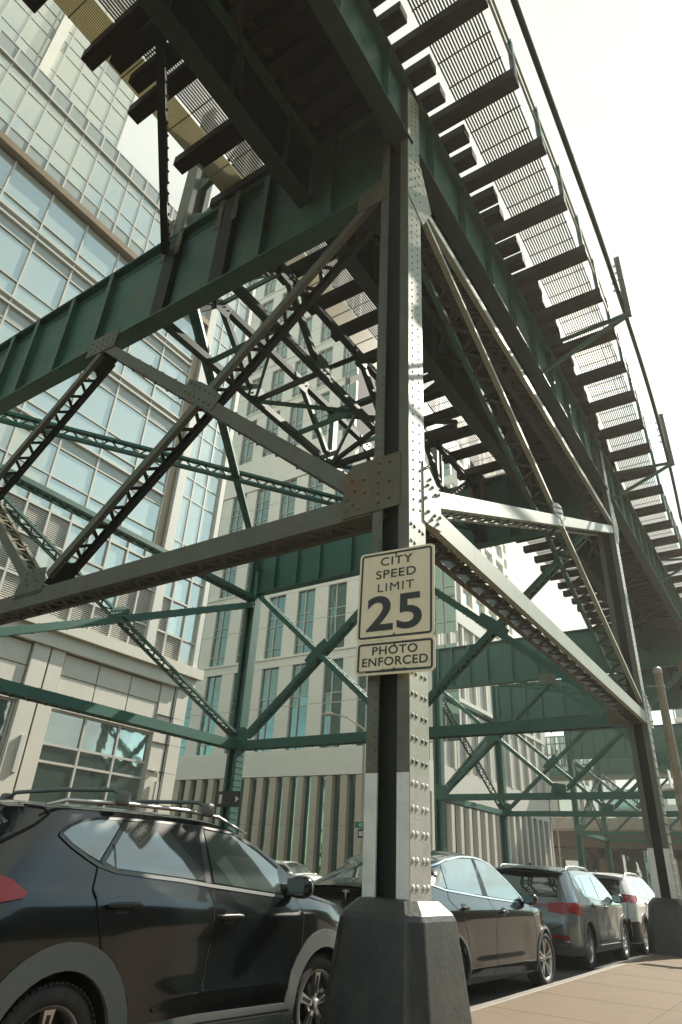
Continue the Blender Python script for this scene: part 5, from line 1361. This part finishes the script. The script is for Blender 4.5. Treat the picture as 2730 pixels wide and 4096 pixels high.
# street-name post
root = thing('street_sign_post', 'post with green 42 RD and ONE WAY signs by the fin-clad front', 'sign', (-15.85,26,-.02))
mb = MB(); mb.tube([(0,0,0),(0,0,3.5)], .05, 8); mb.tube([(.0,0,0),(0,0,1.)], .08, 8); flat_build(mb, 'post', M['galv'], root)
mb = MB(); mb.box(-.66,.30,-.03,-.01,3.0,3.24); nm = flat_build(mb, 'name_plate', M['sign_green'], root)
text('lettering', '42', .2, (-.36,-.036,3.115), (SX,0,0), M['sign_white'], root, .001, .004); text('lettering', 'RD', .09, (-.12,-.036,3.16), (SX,0,0), M['sign_white'], root, .001, .002)
mb = MB(); mb.box(-.50,.55,-.03,-.01,2.62,2.95); flat_build(mb, 'one_way_plate', M['sign_black'], root)
mb = MB(); mb.prism([(-.44,-.032,2.70),(.30,-.032,2.70),(.46,-.032,2.785),(.30,-.032,2.87),(-.44,-.032,2.87)],(0,-.003,0)); flat_build(mb, 'arrow', M['sign_white'], root)
text('lettering', 'ONE WAY', .13, (-.03,-.037,2.785), (SX,0,0), M['sign_black'], root, .001, .002)
# pole at the right edge, beyond the second column
root = thing('utility_pole', 'rusty tan steel pole with collar beside the second column', 'pole', (-2.58,18.6,.14))
mb = MB(); mb.tube([(0,0,0),(0,0,3.4),(0,0,6.15)], [.13,.115,.095], 14); flat_build(mb, 'shaft', mat('tan_pole_paint', (.30,.25,.17), .55, var=.15, dirt=(.16,.08,.035), dirt_amt=.7, dscale=4, streak=.4), root)
for nm_, pts_, rr_ in (('cap',[(0,0,6.12),(0,0,6.25),(0,0,6.3)],[.12,.11,.05]),('collar',[(0,0,5.75),(0,0,5.82)],.12),('collar',[(0,0,2.95),(0,0,3.2)],.135),('stub',[(0,0,5.8),(-.3,-.1,5.8)],.02)):
    mb = MB(); mb.tube(pts_, rr_, 12); flat_build(mb, nm_, M['galv'], root)
mb = MB(); mb.box(-.18,-.16,-.2,.14,3.35,3.75); flat_build(mb, 'small_sign', M['sign_white'], root)
root = thing('green_street_sign', 'green street sign partly out of frame at the right edge', 'sign', (-2.15,18.3,.14))
mb = MB(); mb.box(-.22,.6,-.02,0,2.85,3.15); flat_build(mb, 'face', M['sign_green'], root)
mb = MB(); mb.tube([(.4,.04,0),(.4,.04,3.3)],.04,8); flat_build(mb, 'post', M['galv'], root)
# lamps
def lamp(x, y, h, arm, label):
    root = thing('street_lamp', label, 'street lamp', (x,y,0))
    mb = MB(); mb.tube([(0,0,0),(0,0,h)], [.11,.07], 8); flat_build(mb, 'pole', M['galv'], root)
    mb = MB(); mb.tube([(0,0,h),(arm*.45,0,h+.75),(arm*.85,0,h+1.0)], .045, 6); flat_build(mb, 'arm', M['galv'], root)
    mb = MB(); mb.tube([(arm*.83,0,h+1.0),(arm*.93,0,h+1.03),(arm*1.12,0,h+1.02)], [.06,.13,.07], 8); flat_build(mb, 'lamp_head', M['galv'], root)
lamp(-19.6, 31.5, 8.2, -2.6, 'street lamp with a curved arm before the striped front')
lamp(-24.2, 80, 7.3, 3.2, 'slim street lamp at the far end of the fin-clad wing')
root = thing('flattened_can', 'small crumpled metal scrap on the tan pavement', 'litter', (-1.67,7.55,.145))
mb = MB(); mb.add([(-.05,-.02,0),(.06,-.03,.012),(.07,.03,.004),(-.04,.03,.018),(0,0,.03),(.03,.0,.028)],[(0,1,5,4),(1,2,5),(2,3,4,5),(3,0,4)]); flat_build(mb, 'scrap', M['galv'], root)
